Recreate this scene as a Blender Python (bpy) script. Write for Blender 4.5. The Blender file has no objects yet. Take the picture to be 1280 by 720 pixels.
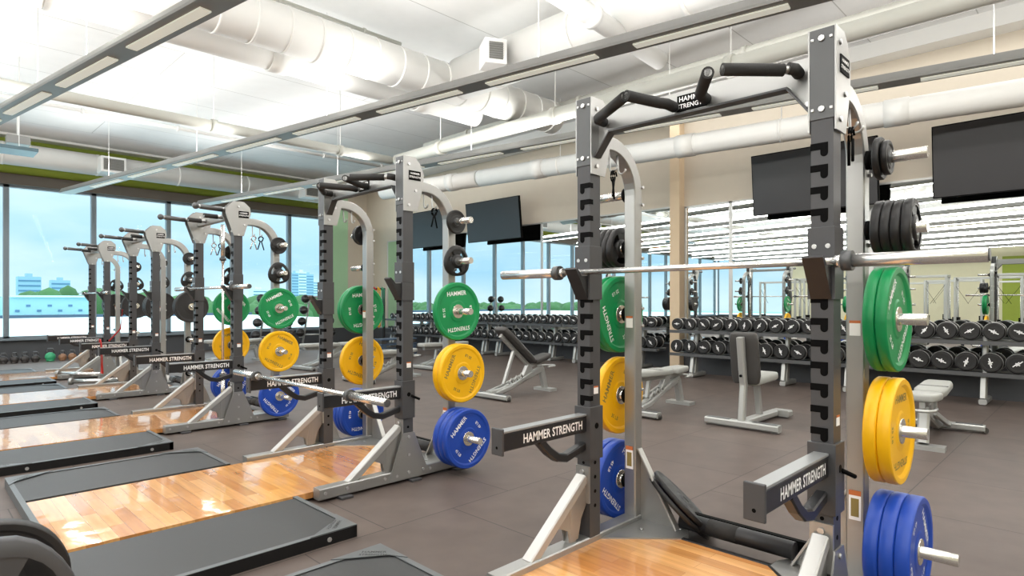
import bpy, math, random
from mathutils import Vector, Matrix, Euler
random.seed(7)
PI = math.pi
SC = bpy.context.scene
COL = SC.collection

# ------------------------------------------------------------------ camera
cam_d = bpy.data.cameras.new('camera')
cam = bpy.data.objects.new('camera', cam_d); COL.objects.link(cam)
cam_d.sensor_width = 36.0
cam_d.lens = 36.0 * 760.0 / 1280.0
cam_d.shift_y = 17.0 / 1280.0
cam_d.clip_start = 0.05; cam_d.clip_end = 3000
cam.location = (0, 0, 1.32)
cam.rotation_euler = (PI/2, 0, -math.radians(45.37))
SC.camera = cam

# ------------------------------------------------------------------ view + exposure
SC.view_settings.view_transform = 'Standard'
SC.view_settings.look = 'None'
SC.view_settings.gamma = 1.0
SC.view_settings.exposure = 0.1
SC.view_settings.use_curve_mapping = False
SC.cycles.use_denoising = True
SC.cycles.max_bounces = 10
SC.cycles.diffuse_bounces = 5
SC.cycles.glossy_bounces = 5
SC.cycles.transparent_max_bounces = 12
SC.cycles.sample_clamp_indirect = 8.0
SC.cycles.caustics_reflective = False
SC.cycles.caustics_refractive = False

UP_POWER = 10.0       # W per metre of lamp, upward
DOWN_POWER = 10.0      # W per metre, downward
SKY_STRENGTH = 1.22
ADDED_WASH_POWER = 6.0     # W per metre, strip added in the cove to brighten the wall

# ------------------------------------------------------------------ world: cloudy sky
def srgb(r, g, b):
    def c(u):
        u /= 255.0
        return u/12.92 if u <= 0.04045 else ((u+0.055)/1.055)**2.4
    return (c(r), c(g), c(b), 1.0)

w = bpy.data.worlds.new('sky'); SC.world = w
w.use_nodes = True
nt = w.node_tree; nt.nodes.clear()
out = nt.nodes.new('ShaderNodeOutputWorld')
bg = nt.nodes.new('ShaderNodeBackground'); bg.inputs['Strength'].default_value = SKY_STRENGTH
tc = nt.nodes.new('ShaderNodeTexCoord')
sep = nt.nodes.new('ShaderNodeSeparateXYZ')
ramp = nt.nodes.new('ShaderNodeValToRGB')
ramp.color_ramp.elements[0].position = 0.0; ramp.color_ramp.elements[0].color = srgb(222, 240, 246)
ramp.color_ramp.elements[1].position = 0.8; ramp.color_ramp.elements[1].color = (3.2, 3.3, 3.35, 1)
e = ramp.color_ramp.elements.new(0.05); e.color = srgb(176, 216, 240)
e = ramp.color_ramp.elements.new(0.2); e.color = srgb(220, 240, 248)
mp = nt.nodes.new('ShaderNodeMapping'); mp.inputs['Scale'].default_value = (2.2, 2.2, 6.0)
nz = nt.nodes.new('ShaderNodeTexNoise'); nz.inputs['Scale'].default_value = 2.2; nz.inputs['Detail'].default_value = 5
r2 = nt.nodes.new('ShaderNodeValToRGB')
r2.color_ramp.elements[0].position = 0.45; r2.color_ramp.elements[0].color = (0, 0, 0, 1)
r2.color_ramp.elements[1].position = 0.72; r2.color_ramp.elements[1].color = (0.6, 0.6, 0.6, 1)
mix = nt.nodes.new('ShaderNodeMixRGB'); mix.inputs[2].default_value = (0.95, 0.98, 1.0, 1)
L = nt.links.new
L(tc.outputs['Generated'], sep.inputs[0]); L(sep.outputs['Z'], ramp.inputs[0])
L(tc.outputs['Generated'], mp.inputs[0]); L(mp.outputs[0], nz.inputs['Vector']); L(nz.outputs[0], r2.inputs[0])
L(r2.outputs[0], mix.inputs[0]); L(ramp.outputs[0], mix.inputs[1]); L(mix.outputs[0], bg.inputs['Color'])
L(bg.outputs[0], out.inputs[0])

# ------------------------------------------------------------------ materials
MATS = {}
def mat(name, col, rough=0.5, metal=0.0, var=0.06, scale=6.0, emit=0.0, bump=0.0, coat=0.0, bscale=None, spec=0.5):
    m = bpy.data.materials.new(name); m.use_nodes = True
    n = m.node_tree; b = n.nodes['Principled BSDF']
    c = srgb(*col)
    b.inputs['Roughness'].default_value = rough
    b.inputs['Metallic'].default_value = metal
    b.inputs['Specular IOR Level'].default_value = spec
    if coat:
        b.inputs['Coat Weight'].default_value = coat; b.inputs['Coat Roughness'].default_value = 0.06
    t = n.nodes.new('ShaderNodeTexCoord')
    z = n.nodes.new('ShaderNodeTexNoise'); z.inputs['Scale'].default_value = scale; z.inputs['Detail'].default_value = 3
    mx = n.nodes.new('ShaderNodeMixRGB')
    mx.inputs[1].default_value = tuple(max(0, k*(1-var)) for k in c[:3]) + (1,)
    mx.inputs[2].default_value = tuple(min(1, k*(1+var)) for k in c[:3]) + (1,)
    n.links.new(t.outputs['Object'], z.inputs['Vector']); n.links.new(z.outputs[0], mx.inputs[0])
    n.links.new(mx.outputs[0], b.inputs['Base Color'])
    if emit:
        b.inputs['Emission Color'].default_value = c; b.inputs['Emission Strength'].default_value = emit
    if bump:
        z2 = n.nodes.new('ShaderNodeTexNoise'); z2.inputs['Scale'].default_value = bscale or 80.0
        bp = n.nodes.new('ShaderNodeBump'); bp.inputs['Strength'].default_value = bump; bp.inputs['Distance'].default_value = 0.004
        n.links.new(t.outputs['Object'], z2.inputs['Vector']); n.links.new(z2.outputs[0], bp.inputs['Height'])
        n.links.new(bp.outputs[0], b.inputs['Normal'])
    MATS[name] = m
    return m

def brick_mat(name, c1, c2, mortar, bw, bh, msize, rough, coat=0.0, rot=0.0, offset=0.5, noise=0.0, stretch=None, bias=0.0, spec=0.5, wavy=0.0):
    m = bpy.data.materials.new(name); m.use_nodes = True
    n = m.node_tree; b = n.nodes['Principled BSDF']
    b.inputs['Roughness'].default_value = rough
    b.inputs['Specular IOR Level'].default_value = spec
    if coat:
        b.inputs['Coat Weight'].default_value = coat; b.inputs['Coat Roughness'].default_value = 0.06
    t = n.nodes.new('ShaderNodeTexCoord'); mp = n.nodes.new('ShaderNodeMapping')
    mp.inputs['Rotation'].default_value = (0, 0, rot)
    bk = n.nodes.new('ShaderNodeTexBrick'); bk.offset = offset
    bk.inputs['Scale'].default_value = 1.0; bk.inputs['Brick Width'].default_value = bw; bk.inputs['Row Height'].default_value = bh
    bk.inputs['Mortar Size'].default_value = msize; bk.inputs['Mortar Smooth'].default_value = 0.2
    bk.inputs['Bias'].default_value = bias
    bk.inputs['Color1'].default_value = srgb(*c1); bk.inputs['Color2'].default_value = srgb(*c2); bk.inputs['Mortar'].default_value = srgb(*mortar)
    n.links.new(t.outputs['Object'], mp.inputs[0]); n.links.new(mp.outputs[0], bk.inputs['Vector'])
    src = bk.outputs['Color']
    if noise:
        mp2 = n.nodes.new('ShaderNodeMapping')
        if stretch: mp2.inputs['Scale'].default_value = stretch
        z = n.nodes.new('ShaderNodeTexNoise'); z.inputs['Scale'].default_value = 4.0; z.inputs['Detail'].default_value = 6
        n.links.new(t.outputs['Object'], mp2.inputs[0]); n.links.new(mp2.outputs[0], z.inputs['Vector'])
        rr = n.nodes.new('ShaderNodeMapRange'); rr.inputs[1].default_value = 0.3; rr.inputs[2].default_value = 0.7
        rr.inputs[3].default_value = 1-noise; rr.inputs[4].default_value = 1+noise
        mm = n.nodes.new('ShaderNodeMixRGB'); mm.blend_type = 'MULTIPLY'; mm.inputs[0].default_value = 1.0
        n.links.new(z.outputs[0], rr.inputs[0]); n.links.new(rr.outputs[0], mm.inputs[2]); n.links.new(src, mm.inputs[1])
        src = mm.outputs[0]
    n.links.new(src, b.inputs['Base Color'])
    if wavy:
        zb = n.nodes.new('ShaderNodeTexNoise'); zb.inputs['Scale'].default_value = 5.0; zb.inputs['Detail'].default_value = 2
        bp = n.nodes.new('ShaderNodeBump'); bp.inputs['Strength'].default_value = wavy; bp.inputs['Distance'].default_value = 0.01
        n.links.new(t.outputs['Object'], zb.inputs['Vector']); n.links.new(zb.outputs[0], bp.inputs['Height'])
        n.links.new(bp.outputs[0], b.inputs['Coat Normal']); n.links.new(bp.outputs[0], b.inputs['Normal'])
    MATS[name] = m
    return m

mat('post_grey', (80, 80, 82), 0.45, 0.3, 0.04, spec=0.35)
mat('silver', (164, 164, 162), 0.34, 0.7, 0.03)
mat('silver_light', (184, 184, 181), 0.38, 0.5, 0.03)
mat('cap_grey', (88, 89, 90), 0.4, 0.4, 0.04)
mat('chrome', (222, 221, 218), 0.24, 0.85, 0.02)
mat('bolt', (200, 200, 200), 0.3, 0.8, 0.02)
mat('black', (5, 5, 5), 0.7, 0.0, 0.1, spec=0.1)
mat('black_iron', (32, 31, 31), 0.45, 0.2, 0.15, 14, bump=0.15)
mat('foam', (38, 37, 36), 0.75, 0.0, 0.12, 30, bump=0.3)
mat('arm_black', (40, 40, 42), 0.4, 0.2, 0.06)
mat('uhmw', (150, 152, 153), 0.3, 0.3, 0.05)
mat('white_print', (240, 240, 240), 0.6, 0.0, 0.02)
mat('grey_print', (138, 120, 66), 0.6, 0.0, 0.1)
mat('dark_print', (40, 40, 40), 0.6, 0.0, 0.1)
mat('sticker_orange', (196, 110, 60), 0.5)
mat('rubber_green', (8, 140, 78), 0.42, 0.0, 0.06, 10)
mat('rubber_yellow', (246, 186, 6), 0.42, 0.0, 0.05, 10)
mat('rubber_blue', (26, 70, 170), 0.42, 0.0, 0.06, 10)
mat('rubber_black', (36, 34, 34), 0.5, 0.0, 0.1, 12)
mat('mat_rubber', (54, 55, 56), 0.5, 0.0, 0.08, 60, bump=0.2, bscale=200)
mat('mat_edge', (24, 24, 25), 0.4, 0.3, 0.1)
mat('corner_plate', (104, 108, 110), 0.4, 0.4, 0.05)
mat('white_paint', (238, 238, 236), 0.6, 0.0, 0.02)
mat('duct_white', (240, 240, 237), 0.55, 0.0, 0.03)
mat('pipe_grey', (196, 196, 188), 0.5, 0.0, 0.04)
mat('beige', (200, 190, 174), 0.75, 0.0, 0.03)
mat('pillar_beige', (212, 190, 160), 0.75, 0.0, 0.02)
mat('green_paint', (150, 166, 58), 0.6, 0.0, 0.05)
mat('pale_green', (168, 208, 168), 0.6, 0.0, 0.03)
mat('yellow_wall', (222, 216, 186), 0.7, 0.0, 0.03)
mat('dark_wall', (72, 74, 78), 0.55, 0.0, 0.06)
mat('header_brown', (92, 84, 74), 0.5, 0.1, 0.06)
mat('mullion', (128, 140, 148), 0.4, 0.2, 0.05)
mat('fixture_grey', (150, 150, 148), 0.42, 0.45, 0.03)
mat('fixture_lens', (236, 236, 222), 0.5, 0.0, 0.02, emit=0.4)
mat('tv_black', (36, 34, 38), 0.32, 0.0, 0.1, 2)
mat('vinyl_grey', (160, 161, 156), 0.45, 0.0, 0.04, bump=0.05)
mat('vinyl_dark', (62, 60, 58), 0.5, 0.0, 0.06)
mat('bench_frame', (180, 181, 178), 0.36, 0.5, 0.03)
mat('db_black', (22, 21, 21), 0.42, 0.0, 0.12, 16)
mat('db_ring', (196, 196, 194), 0.35, 0.5, 0.05)
mat('kettle_grey', (62, 58, 57), 0.45, 0.1, 0.1)
mat('kettle_green', (62, 168, 118), 0.45)
mat('kettle_brown', (150, 112, 84), 0.45)
mat('kettle_orange', (214, 150, 72), 0.45)
mat('red', (186, 38, 40), 0.5)
mat('panel_blue', (104, 130, 142), 0.35, 0.2)
mat('grille_grey', (130, 130, 126), 0.5, 0.2)
mat('step_blue', (66, 84, 104), 0.55)
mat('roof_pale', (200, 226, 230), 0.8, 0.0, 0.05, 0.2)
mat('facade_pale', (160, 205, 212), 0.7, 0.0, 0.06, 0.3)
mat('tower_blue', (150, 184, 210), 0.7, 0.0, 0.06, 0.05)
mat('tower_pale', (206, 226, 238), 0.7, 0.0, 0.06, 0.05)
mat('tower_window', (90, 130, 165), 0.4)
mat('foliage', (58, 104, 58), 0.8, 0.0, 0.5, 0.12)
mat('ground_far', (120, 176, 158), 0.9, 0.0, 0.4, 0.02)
mat('exit_red', (180, 30, 34), 0.5, emit=0.6)
mat('ring_steel', (214, 208, 196), 0.25, 0.8, 0.05)
brick_mat('floor_tile', (95, 84, 78), (89, 79, 74), (56, 50, 47), 1.0, 1.0, 0.004, 0.52, offset=0.5, noise=0.13, rot=0.0, spec=0.35)
brick_mat('ceiling_deck', (240, 240, 239), (234, 235, 236), (196, 196, 194), 6.0, 1.22, 0.008, 0.75, noise=0.02)
brick_mat('maple', (226, 170, 106), (190, 126, 66), (150, 98, 52), 0.62, 0.075, 0.0006, 0.25, coat=1.0, noise=0.16, stretch=(9, 0.6, 1), rot=PI/2, wavy=0.25)

def mirror_mat():
    m = bpy.data.materials.new('mirror_silver'); m.use_nodes = True
    n = m.node_tree; b = n.nodes['Principled BSDF']
    b.inputs['Metallic'].default_value = 1.0; b.inputs['Roughness'].default_value = 0.0
    z = n.nodes.new('ShaderNodeTexNoise'); z.inputs['Scale'].default_value = 0.5
    mx = n.nodes.new('ShaderNodeMixRGB'); mx.inputs[1].default_value = (0.86, 0.90, 0.885, 1); mx.inputs[2].default_value = (0.88, 0.91, 0.90, 1)
    n.links.new(z.outputs[0], mx.inputs[0]); n.links.new(mx.outputs[0], b.inputs['Base Color'])
    MATS['mirror_silver'] = m
mirror_mat()
def glass_mat():
    m = bpy.data.materials.new('window_glass'); m.use_nodes = True
    n = m.node_tree; n.nodes.clear()
    o = n.nodes.new('ShaderNodeOutputMaterial'); mx = n.nodes.new('ShaderNodeMixShader')
    t = n.nodes.new('ShaderNodeBsdfTransparent'); t.inputs[0].default_value = (0.90, 0.965, 0.985, 1)
    g = n.nodes.new('ShaderNodeBsdfGlossy'); g.inputs['Roughness'].default_value = 0.02
    f = n.nodes.new('ShaderNodeFresnel'); f.inputs[0].default_value = 1.08
    n.links.new(f.outputs[0], mx.inputs[0]); n.links.new(t.outputs[0], mx.inputs[1]); n.links.new(g.outputs[0], mx.inputs[2])
    n.links.new(mx.outputs[0], o.inputs[0])
    MATS['window_glass'] = m
glass_mat()

# ------------------------------------------------------------------ mesh builder
TEXT_CACHE = {}
def text_geo(s):
    """lettering outlines as flat geometry, 1 unit tall capitals, centred"""
    if s in TEXT_CACHE: return TEXT_CACHE[s]
    cu = bpy.data.curves.new('lettering', 'FONT'); cu.body = s; cu.align_x = 'CENTER'; cu.align_y = 'CENTER'
    cu.resolution_u = 2; cu.offset = 0.02; cu.space_character = 1.02
    ob = bpy.data.objects.new('lettering', cu); COL.objects.link(ob)
    dg = bpy.context.evaluated_depsgraph_get()
    me = bpy.data.meshes.new_from_object(ob.evaluated_get(dg))
    vs = [tuple(v.co) for v in me.vertices]; fs = [tuple(p.vertices) for p in me.polygons]
    bpy.data.objects.remove(ob); bpy.data.curves.remove(cu); bpy.data.meshes.remove(me)
    TEXT_CACHE[s] = (vs, fs)
    return vs, fs

class MB:
    def __init__(s): s.v = []; s.f = []; s.m = []; s.s = []; s.mats = []
    def mi(s, m):
        if m not in s.mats: s.mats.append(m)
        return s.mats.index(m)
    def add(s, vs, fs, m, smooth=False):
        o = len(s.v); k = s.mi(m)
        s.v += [tuple(p) for p in vs]
        for i, f in enumerate(fs):
            s.f.append(tuple(o+j for j in f)); s.m.append(k)
            s.s.append(smooth[i] if isinstance(smooth, list) else smooth)
        return s
    def box(s, c, d, m, rot=None):
        x, y, z = d[0]/2, d[1]/2, d[2]/2
        vs = [Vector((a, b, e)) for a in (-x, x) for b in (-y, y) for e in (-z, z)]
        if rot is not None:
            R = rot if isinstance(rot, Matrix) else Euler(rot).to_matrix()
            vs = [R @ p for p in vs]
        vs = [p + Vector(c) for p in vs]
        return s.add(vs, [(0, 1, 3, 2), (4, 6, 7, 5), (0, 4, 5, 1), (2, 3, 7, 6), (0, 2, 6, 4), (1, 5, 7, 3)], m)
    def bx(s, x0, x1, y0, y1, z0, z1, m):
        return s.box(((x0+x1)/2, (y0+y1)/2, (z0+z1)/2), (abs(x1-x0), abs(y1-y0), abs(z1-z0)), m)
    def sweep(s, pts, prof, m, up=(0, 0, 1), caps=True, smooth=True, closed=False):
        pts = [Vector(p) for p in pts]; n = len(pts); k = len(prof); vs = []; upv = Vector(up)
        last = None
        for i, p in enumerate(pts):
            if closed: a = pts[(i-1) % n]; b = pts[(i+1) % n]; d0 = (p-a).normalized(); d1 = (b-p).normalized()
            else:
                d0 = (p-pts[i-1]).normalized() if i > 0 else None
                d1 = (pts[i+1]-p).normalized() if i < n-1 else None
                d0 = d0 or d1; d1 = d1 or d0
            t = d0 + d1
            t = t.normalized() if t.length > 1e-6 else d1
            u = upv
            if abs(t.dot(u)) > 0.97: u = last or Vector((1, 0, 0)) if abs(t.x) < 0.9 else Vector((0, 1, 0))
            sx = t.cross(u).normalized(); sy = sx.cross(t).normalized(); last = sy
            cs = max(0.5, d0.dot(t))
            bend = (d1 - d0)
            for (a, b) in prof:
                off = sx*a + sy*b
                if bend.length > 1e-5:
                    bn = (bend - t*bend.dot(t))
                    if bn.length > 1e-6:
                        bn.normalize(); off = off + bn*off.dot(bn)*(1/cs-1)
                vs.append(p+off)
        fs = []; sm = []
        rng = n if closed else n-1
        for i in range(rng):
            i2 = (i+1) % n
            for j in range(k):
                j2 = (j+1) % k
                fs.append((i*k+j, i*k+j2, i2*k+j2, i2*k+j)); sm.append(smooth)
        if caps and not closed:
            fs.append(tuple(range(k-1, -1, -1))); sm.append(False)
            fs.append(tuple((n-1)*k+j for j in range(k))); sm.append(False)
        return s.add(vs, fs, m, sm)
    def tube(s, pts, r, m, n=14, **kw):
        return s.sweep(pts, [(r*math.cos(2*PI*j/n), r*math.sin(2*PI*j/n)) for j in range(n)], m, **kw)
    def sq(s, pts, wd, h, m, up=(0, 0, 1), ch=0.006, **kw):
        a, b = wd/2, h/2; ch = min(ch, a*0.4, b*0.4)
        prof = [(-a+ch, -b), (a-ch, -b), (a, -b+ch), (a, b-ch), (a-ch, b), (-a+ch, b), (-a, b-ch), (-a, -b+ch)]
        return s.sweep(pts, prof, m, up=up, smooth=False, **kw)
    def lathe(s, prof, m, o=(0, 0, 0), ax='z', n=32, smooth=True, mlist=None, flip=False):
        def tr(a, b, h):
            if ax == 'z': return (o[0]+a, o[1]+b, o[2]+h)
            if ax == 'y': return (o[0]+a, o[1]+h, o[2]+b)
            return (o[0]+h, o[1]+a, o[2]+b)
        vs = []
        for (r, h) in prof:
            for j in range(n):
                t = 2*PI*j/n; vs.append(tr(r*math.cos(t), r*math.sin(t), h))
        for i in range(len(prof)-1):
            fs = []
            for j in range(n):
                j2 = (j+1) % n; fs.append((i*n+j, i*n+j2, (i+1)*n+j2, (i+1)*n+j))
            mm = mlist[i] if mlist else m
            o2 = len(s.v) if i == 0 else o2
            if i == 0: s.v += vs
            k = s.mi(mm)
            for f in fs:
                s.f.append(tuple(o2+q for q in f)); s.m.append(k); s.s.append(smooth and (abs(prof[i][1]-prof[i+1][1]) > 1e-6))
        return s
    def prism(s, poly, ext, m):
        """poly: planar 3-D points, ext: extrusion vector"""
        n = len(poly); ex = Vector(ext)
        vs = [Vector(p) for p in poly] + [Vector(p)+ex for p in poly]
        fs = [tuple(range(n-1, -1, -1)), tuple(range(n, 2*n))] + [(i, (i+1) % n, n+(i+1) % n, n+i) for i in range(n)]
        return s.add(vs, fs, m)
    def text(s, t, size, o, xd, yd, m):
        vs, fs = text_geo(t); xd = Vector(xd); yd = Vector(yd); o = Vector(o)
        return s.add([o + xd*(v[0]*size) + yd*(v[1]*size) for v in vs], fs, m)
    def ball(s, c, r, m, n=16, k=10, sz=1.0):
        prof = [(max(1e-4, r*math.sin(PI*i/k)), -r*sz*math.cos(PI*i/k)) for i in range(k+1)]
        return s.lathe(prof, m, o=c, n=n)
    def build(s, name, parent=None, bevel=0.0, seg=2, loc=None, rot=None):
        me = bpy.data.meshes.new(name)
        me.from_pydata([tuple(p) for p in s.v], [], s.f)
        for m in s.mats: me.materials.append(MATS[m])
        me.polygons.foreach_set('material_index', s.m)
        me.polygons.foreach_set('use_smooth', s.s)
        me.update(); me.validate()
        import bmesh
        bm = bmesh.new(); bm.from_mesh(me); bmesh.ops.recalc_face_normals(bm, faces=bm.faces); bm.to_mesh(me); bm.free()
        ob = bpy.data.objects.new(name, me); COL.objects.link(ob)
        if bevel:
            b = ob.modifiers.new('bevel', 'BEVEL'); b.width = bevel; b.segments = seg; b.limit_method = 'ANGLE'; b.angle_limit = math.radians(50)
        if loc: ob.location = loc
        if rot: ob.rotation_euler = rot
        if parent: ob.parent = parent
        return ob

def arc(c, r, a0, a1, n, plane='xz'):
    res = []
    for i in range(n+1):
        t = math.radians(a0 + (a1-a0)*i/n)
        if plane == 'xz': res.append((c[0]+r*math.cos(t), c[1], c[2]+r*math.sin(t)))
        elif plane == 'xy': res.append((c[0]+r*math.cos(t), c[1]+r*math.sin(t), c[2]))
        else: res.append((c[0], c[1]+r*math.cos(t), c[2]+r*math.sin(t)))
    return res

def empty(name, loc=(0, 0, 0), rz=0.0):
    o = bpy.data.objects.new(name, None); COL.objects.link(o); o.location = loc; o.rotation_euler = (0, 0, rz); o.empty_display_size = 0.1
    return o
def tag(o, label, cat, group=None, kind=None):
    o['label'] = label; o['category'] = cat
    if group: o['group'] = group
    if kind: o['kind'] = kind
    return o
def struct(o, label=None):
    o['kind'] = 'structure'
    if label: o['label'] = label
    return o
def copy_tree(o, parent=None):
    c = o.copy(); COL.objects.link(c)
    if parent: c.parent = parent
    for ch in list(o.children): copy_tree(ch, c)
    return c
class Proto:
    """first use returns the original, later uses return copies with copied parts"""
    def __init__(s, o): s.o = o; s.used = False
    def get(s):
        if not s.used: s.used = True; return s.o
        return copy_tree(s.o)
ORD = ['first', 'second', 'third', 'fourth', 'fifth', 'sixth', 'seventh', 'eighth', 'ninth', 'tenth', 'eleventh', 'twelfth', 'thirteenth',
       'fourteenth', 'fifteenth', 'sixteenth', 'seventeenth', 'eighteenth', 'nineteenth', 'twentieth']
TENS = {20: 'twenty', 30: 'thirty', 40: 'forty'}
def ordinal(i):
    if i <= 20: return ORD[i-1]
    if i % 10 == 0: return {30: 'thirtieth', 40: 'fortieth'}[i]
    return TENS[i//10*10] + '-' + ORD[i % 10 - 1]

# ================================================================== the room
XW_R, XW_L, YN, YS, XWEST, ZC = 10.40, 10.90, 17.5, -8.0, -15.0, 5.0
struct(MB().bx(XWEST-.3, XW_L+.3, YS-.3, YN+.3, -.12, 0, 'floor_tile').build('floor'), 'grey-brown rubber tile gym floor')
struct(MB().bx(XWEST-.3, XW_L+.3, YS-.3, YN+.3, ZC, ZC+.15, 'ceiling_deck').build('ceiling'), 'white painted deck ceiling')
# mirror side wall, jogging back beyond the pillar
m = MB()
m.bx(XW_R, XW_R+.7, YS, 5.72, 0, ZC, 'beige'); m.bx(XW_L, XW_L+.2, 5.72, YN, 0, ZC, 'beige')
struct(m.build('wall_right'), 'beige wall above the long mirrors')
m = MB(); m.bx(XW_R-.02, XW_R, YS, 5.72, 0, .47, 'dark_wall'); m.bx(XW_L-.02, XW_L, 5.72, YN, 0, .47, 'dark_wall')
m.bx(XW_L-.03, XW_L, 5.72, YN, .47, .50, 'mullion'); m.bx(XW_R-.03, XW_R, YS, 5.72, .47, .50, 'mullion')
struct(m.build('baseboard_right'), 'dark kickboard below the mirrors')
struct(MB().bx(10.22, 10.45, 5.72, 5.92, 0, ZC, 'pillar_beige').build('pillar'), 'beige square pillar between the mirrors')
struct(MB().bx(XWEST, XW_L, YS-.2, YS, 0, ZC, 'yellow_wall').build('wall_back'))
# west wall, windows from Y=7
m = MB(); m.bx(XWEST-.2, XWEST, YS, 13.15, 0, ZC, 'yellow_wall'); m.bx(XWEST-.2, XWEST, 13.15, YN, 0, .5, 'dark_wall')
m.bx(XWEST-.2, XWEST, 13.15, YN, 3.9, ZC, 'green_paint'); m.bx(XWEST-.01, XWEST+.02, 2.2, 3.6, 0, 3.4, 'green_paint')
struct(m.build('wall_left'))
def window(n, p0, p1, ax):
    """p0..p1 along ax between sill .49 and head 3.92"""
    r = empty('window_%d' % n, ((p0+p1)/2, YN, .49) if ax == 'x' else (XWEST, (p0+p1)/2, .49)); r['kind'] = 'structure'
    wd = p1-p0
    f = MB()
    for a in (-wd/2+.001, wd/2-.051):
        if ax == 'x': f.bx(a, a+.05, -.02, .12, 0, 3.43, 'mullion')
        else: f.bx(-.12, .02, a, a+.05, 0, 3.43, 'mullion')
    if ax == 'x': f.bx(-wd/2, wd/2, -.02, .12, 0, .05, 'mullion'); f.bx(-wd/2, wd/2, -.02, .12, 3.38, 3.43, 'mullion')
    else: f.bx(-.12, .02, -wd/2, wd/2, 0, .05, 'mullion'); f.bx(-.12, .02, -wd/2, wd/2, 3.38, 3.43, 'mullion')
    f.build('window_frame', r)
    g = MB()
    if ax == 'x': g.bx(-wd/2+.05, wd/2-.05, .05, .06, .05, 3.38, 'window_glass')
    else: g.bx(-.06, -.05, -wd/2+.05, wd/2-.05, .05, 3.38, 'window_glass')
    g.build('pane', r)
wx = [-14.9, -13.0, -11.36, -9.73, -8.09, -6.46, -4.82, -3.18, -1.55, .085, 1.72, 3.355, 4.99, 6.625, 8.26, 9.67]
for i in range(len(wx)-1): window(i+1, wx[i], wx[i+1], 'x')
wy = [13.15, 15.3, 17.4]
for i in range(2): window(20+i, wy[i], wy[i+1], 'y')
m = MB(); m.bx(XWEST, XW_L, YN, YN+.2, 0, .49, 'dark_wall'); m.bx(XWEST, 9.7, YN, YN+.2, 3.92, ZC, 'header_brown')
m.bx(9.67, 10.2, YN-.02, YN+.2, .49, ZC, 'pale_green'); m.bx(10.2, XW_L, YN-.02, YN+.2, .49, ZC, 'beige')
struct(m.build('wall_far'), 'dark low wall and header framing the far windows')
struct(MB().bx(XWEST, 9.7, YN-.10, YN+.02, .45, .50, 'mullion').build('trim_1'))
m = MB(); m.bx(XWEST, 9.6, YN-.16, YN, 3.92, 4.2, 'header_brown')
struct(m.build('trim_2'))
struct(MB().bx(XWEST, 10.0, YN-.06, YN, 4.72, ZC-.02, 'green_paint').build('trim_3'), 'lime green band at the top of the window wall')
struct(MB().bx(XWEST, 9.9, YN-.4, YN-.02, ZC-.05, ZC, 'white_paint').build('trim_4'))
m = MB(); m.lathe([(1e-3, XWEST), (.15, XWEST), (.15, 9.7), (1e-3, 9.7)], 'green_paint', o=(0, YN-.22, 4.30), ax='x', n=24)
tag(m.build('drain_pipe'), 'lime green pipe running along the head of the far windows', 'pipe')

# mirrors
def mirror_panel(y0, y1, xw, ztop, label):
    r = empty('wall_mirror', (xw, (y0+y1)/2, .5)); wd = y1-y0; h = ztop-.5
    tag(r, label, 'mirror', 'wall mirrors')
    MB().bx(-.012, -.002, -wd/2, wd/2, 0, h, 'mirror_silver').build('mirror_glass', r)
    f = MB(); f.bx(-.024, -.001, -wd/2, -wd/2+.03, 0, h, 'silver_light'); f.bx(-.024, -.001, wd/2-.03, wd/2, 0, h, 'silver_light')
    f.bx(-.024, -.001, -wd/2, wd/2, h-.03, h, 'silver_light'); f.build('trim_frame', r)
for a, b, t in ((2.6, 4.81, 'tall wall mirror second to the right of the beige pillar'), (4.81, 5.70, 'narrow wall mirror just right of the beige pillar'),
                (.2, 2.6, 'tall wall mirror third to the right of the beige pillar'), (-2.4, .2, 'wall mirror behind the dumbbell racks, farthest from the beige pillar')):
    mirror_panel(a, b, XW_R, 3.10, t)
for a, b, t in ((5.74, 9.74, 'long wall mirror just left of the beige pillar'), (9.74, 13.0, 'wall mirror below the second screen from the corner'),
                (13.0, 16.27, 'wall mirror nearest the corner by the far windows')):
    mirror_panel(a, b, XW_L, 3.22, t)

# screens on the beige wall
def screen(xc, y0, y1, z0, z1, tilt, rz, label):
    r = empty('wall_screen', (xc, (y0+y1)/2, (z0+z1)/2), rz); wd, h = y1-y0, z1-z0
    tag(r, label, 'television', 'screens on the beige wall')
    R = Euler((0, -tilt, 0)).to_matrix()
    MB().box((0, 0, 0), (.06, wd, h), 'black', R).build('screen_housing', r, bevel=.006)
    MB().box(R @ Vector((-.032, 0, 0)), (.004, wd-.03, h-.03), 'tv_black', R).build('screen_panel', r)
    b = MB(); b.box((.19, 0, 0), (.34, .12, .12), 'black'); b.box((.045, 0, 0), (.05, .6, .4), 'black'); b.build('wall_bracket', r)
screen(10.05, -.04, 1.765, 2.74, 3.72, .1, 0, 'large black wall screen at the right edge of the photo')
screen(10.05, 2.42, 4.27, 2.745, 3.735, .1, 0, 'large black wall screen right of the beige pillar, behind the nearest rack')
screen(10.5, 10.07, 12.0, 2.85, 3.86, .1, .0, 'black wall screen just right of the second rack, above the left dumbbell racks')
screen(10.5, 12.94, 14.85, 2.85, 3.86, .1, 0, 'black wall screen nearest the far corner, seen between the second rack\'s posts')

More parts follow.
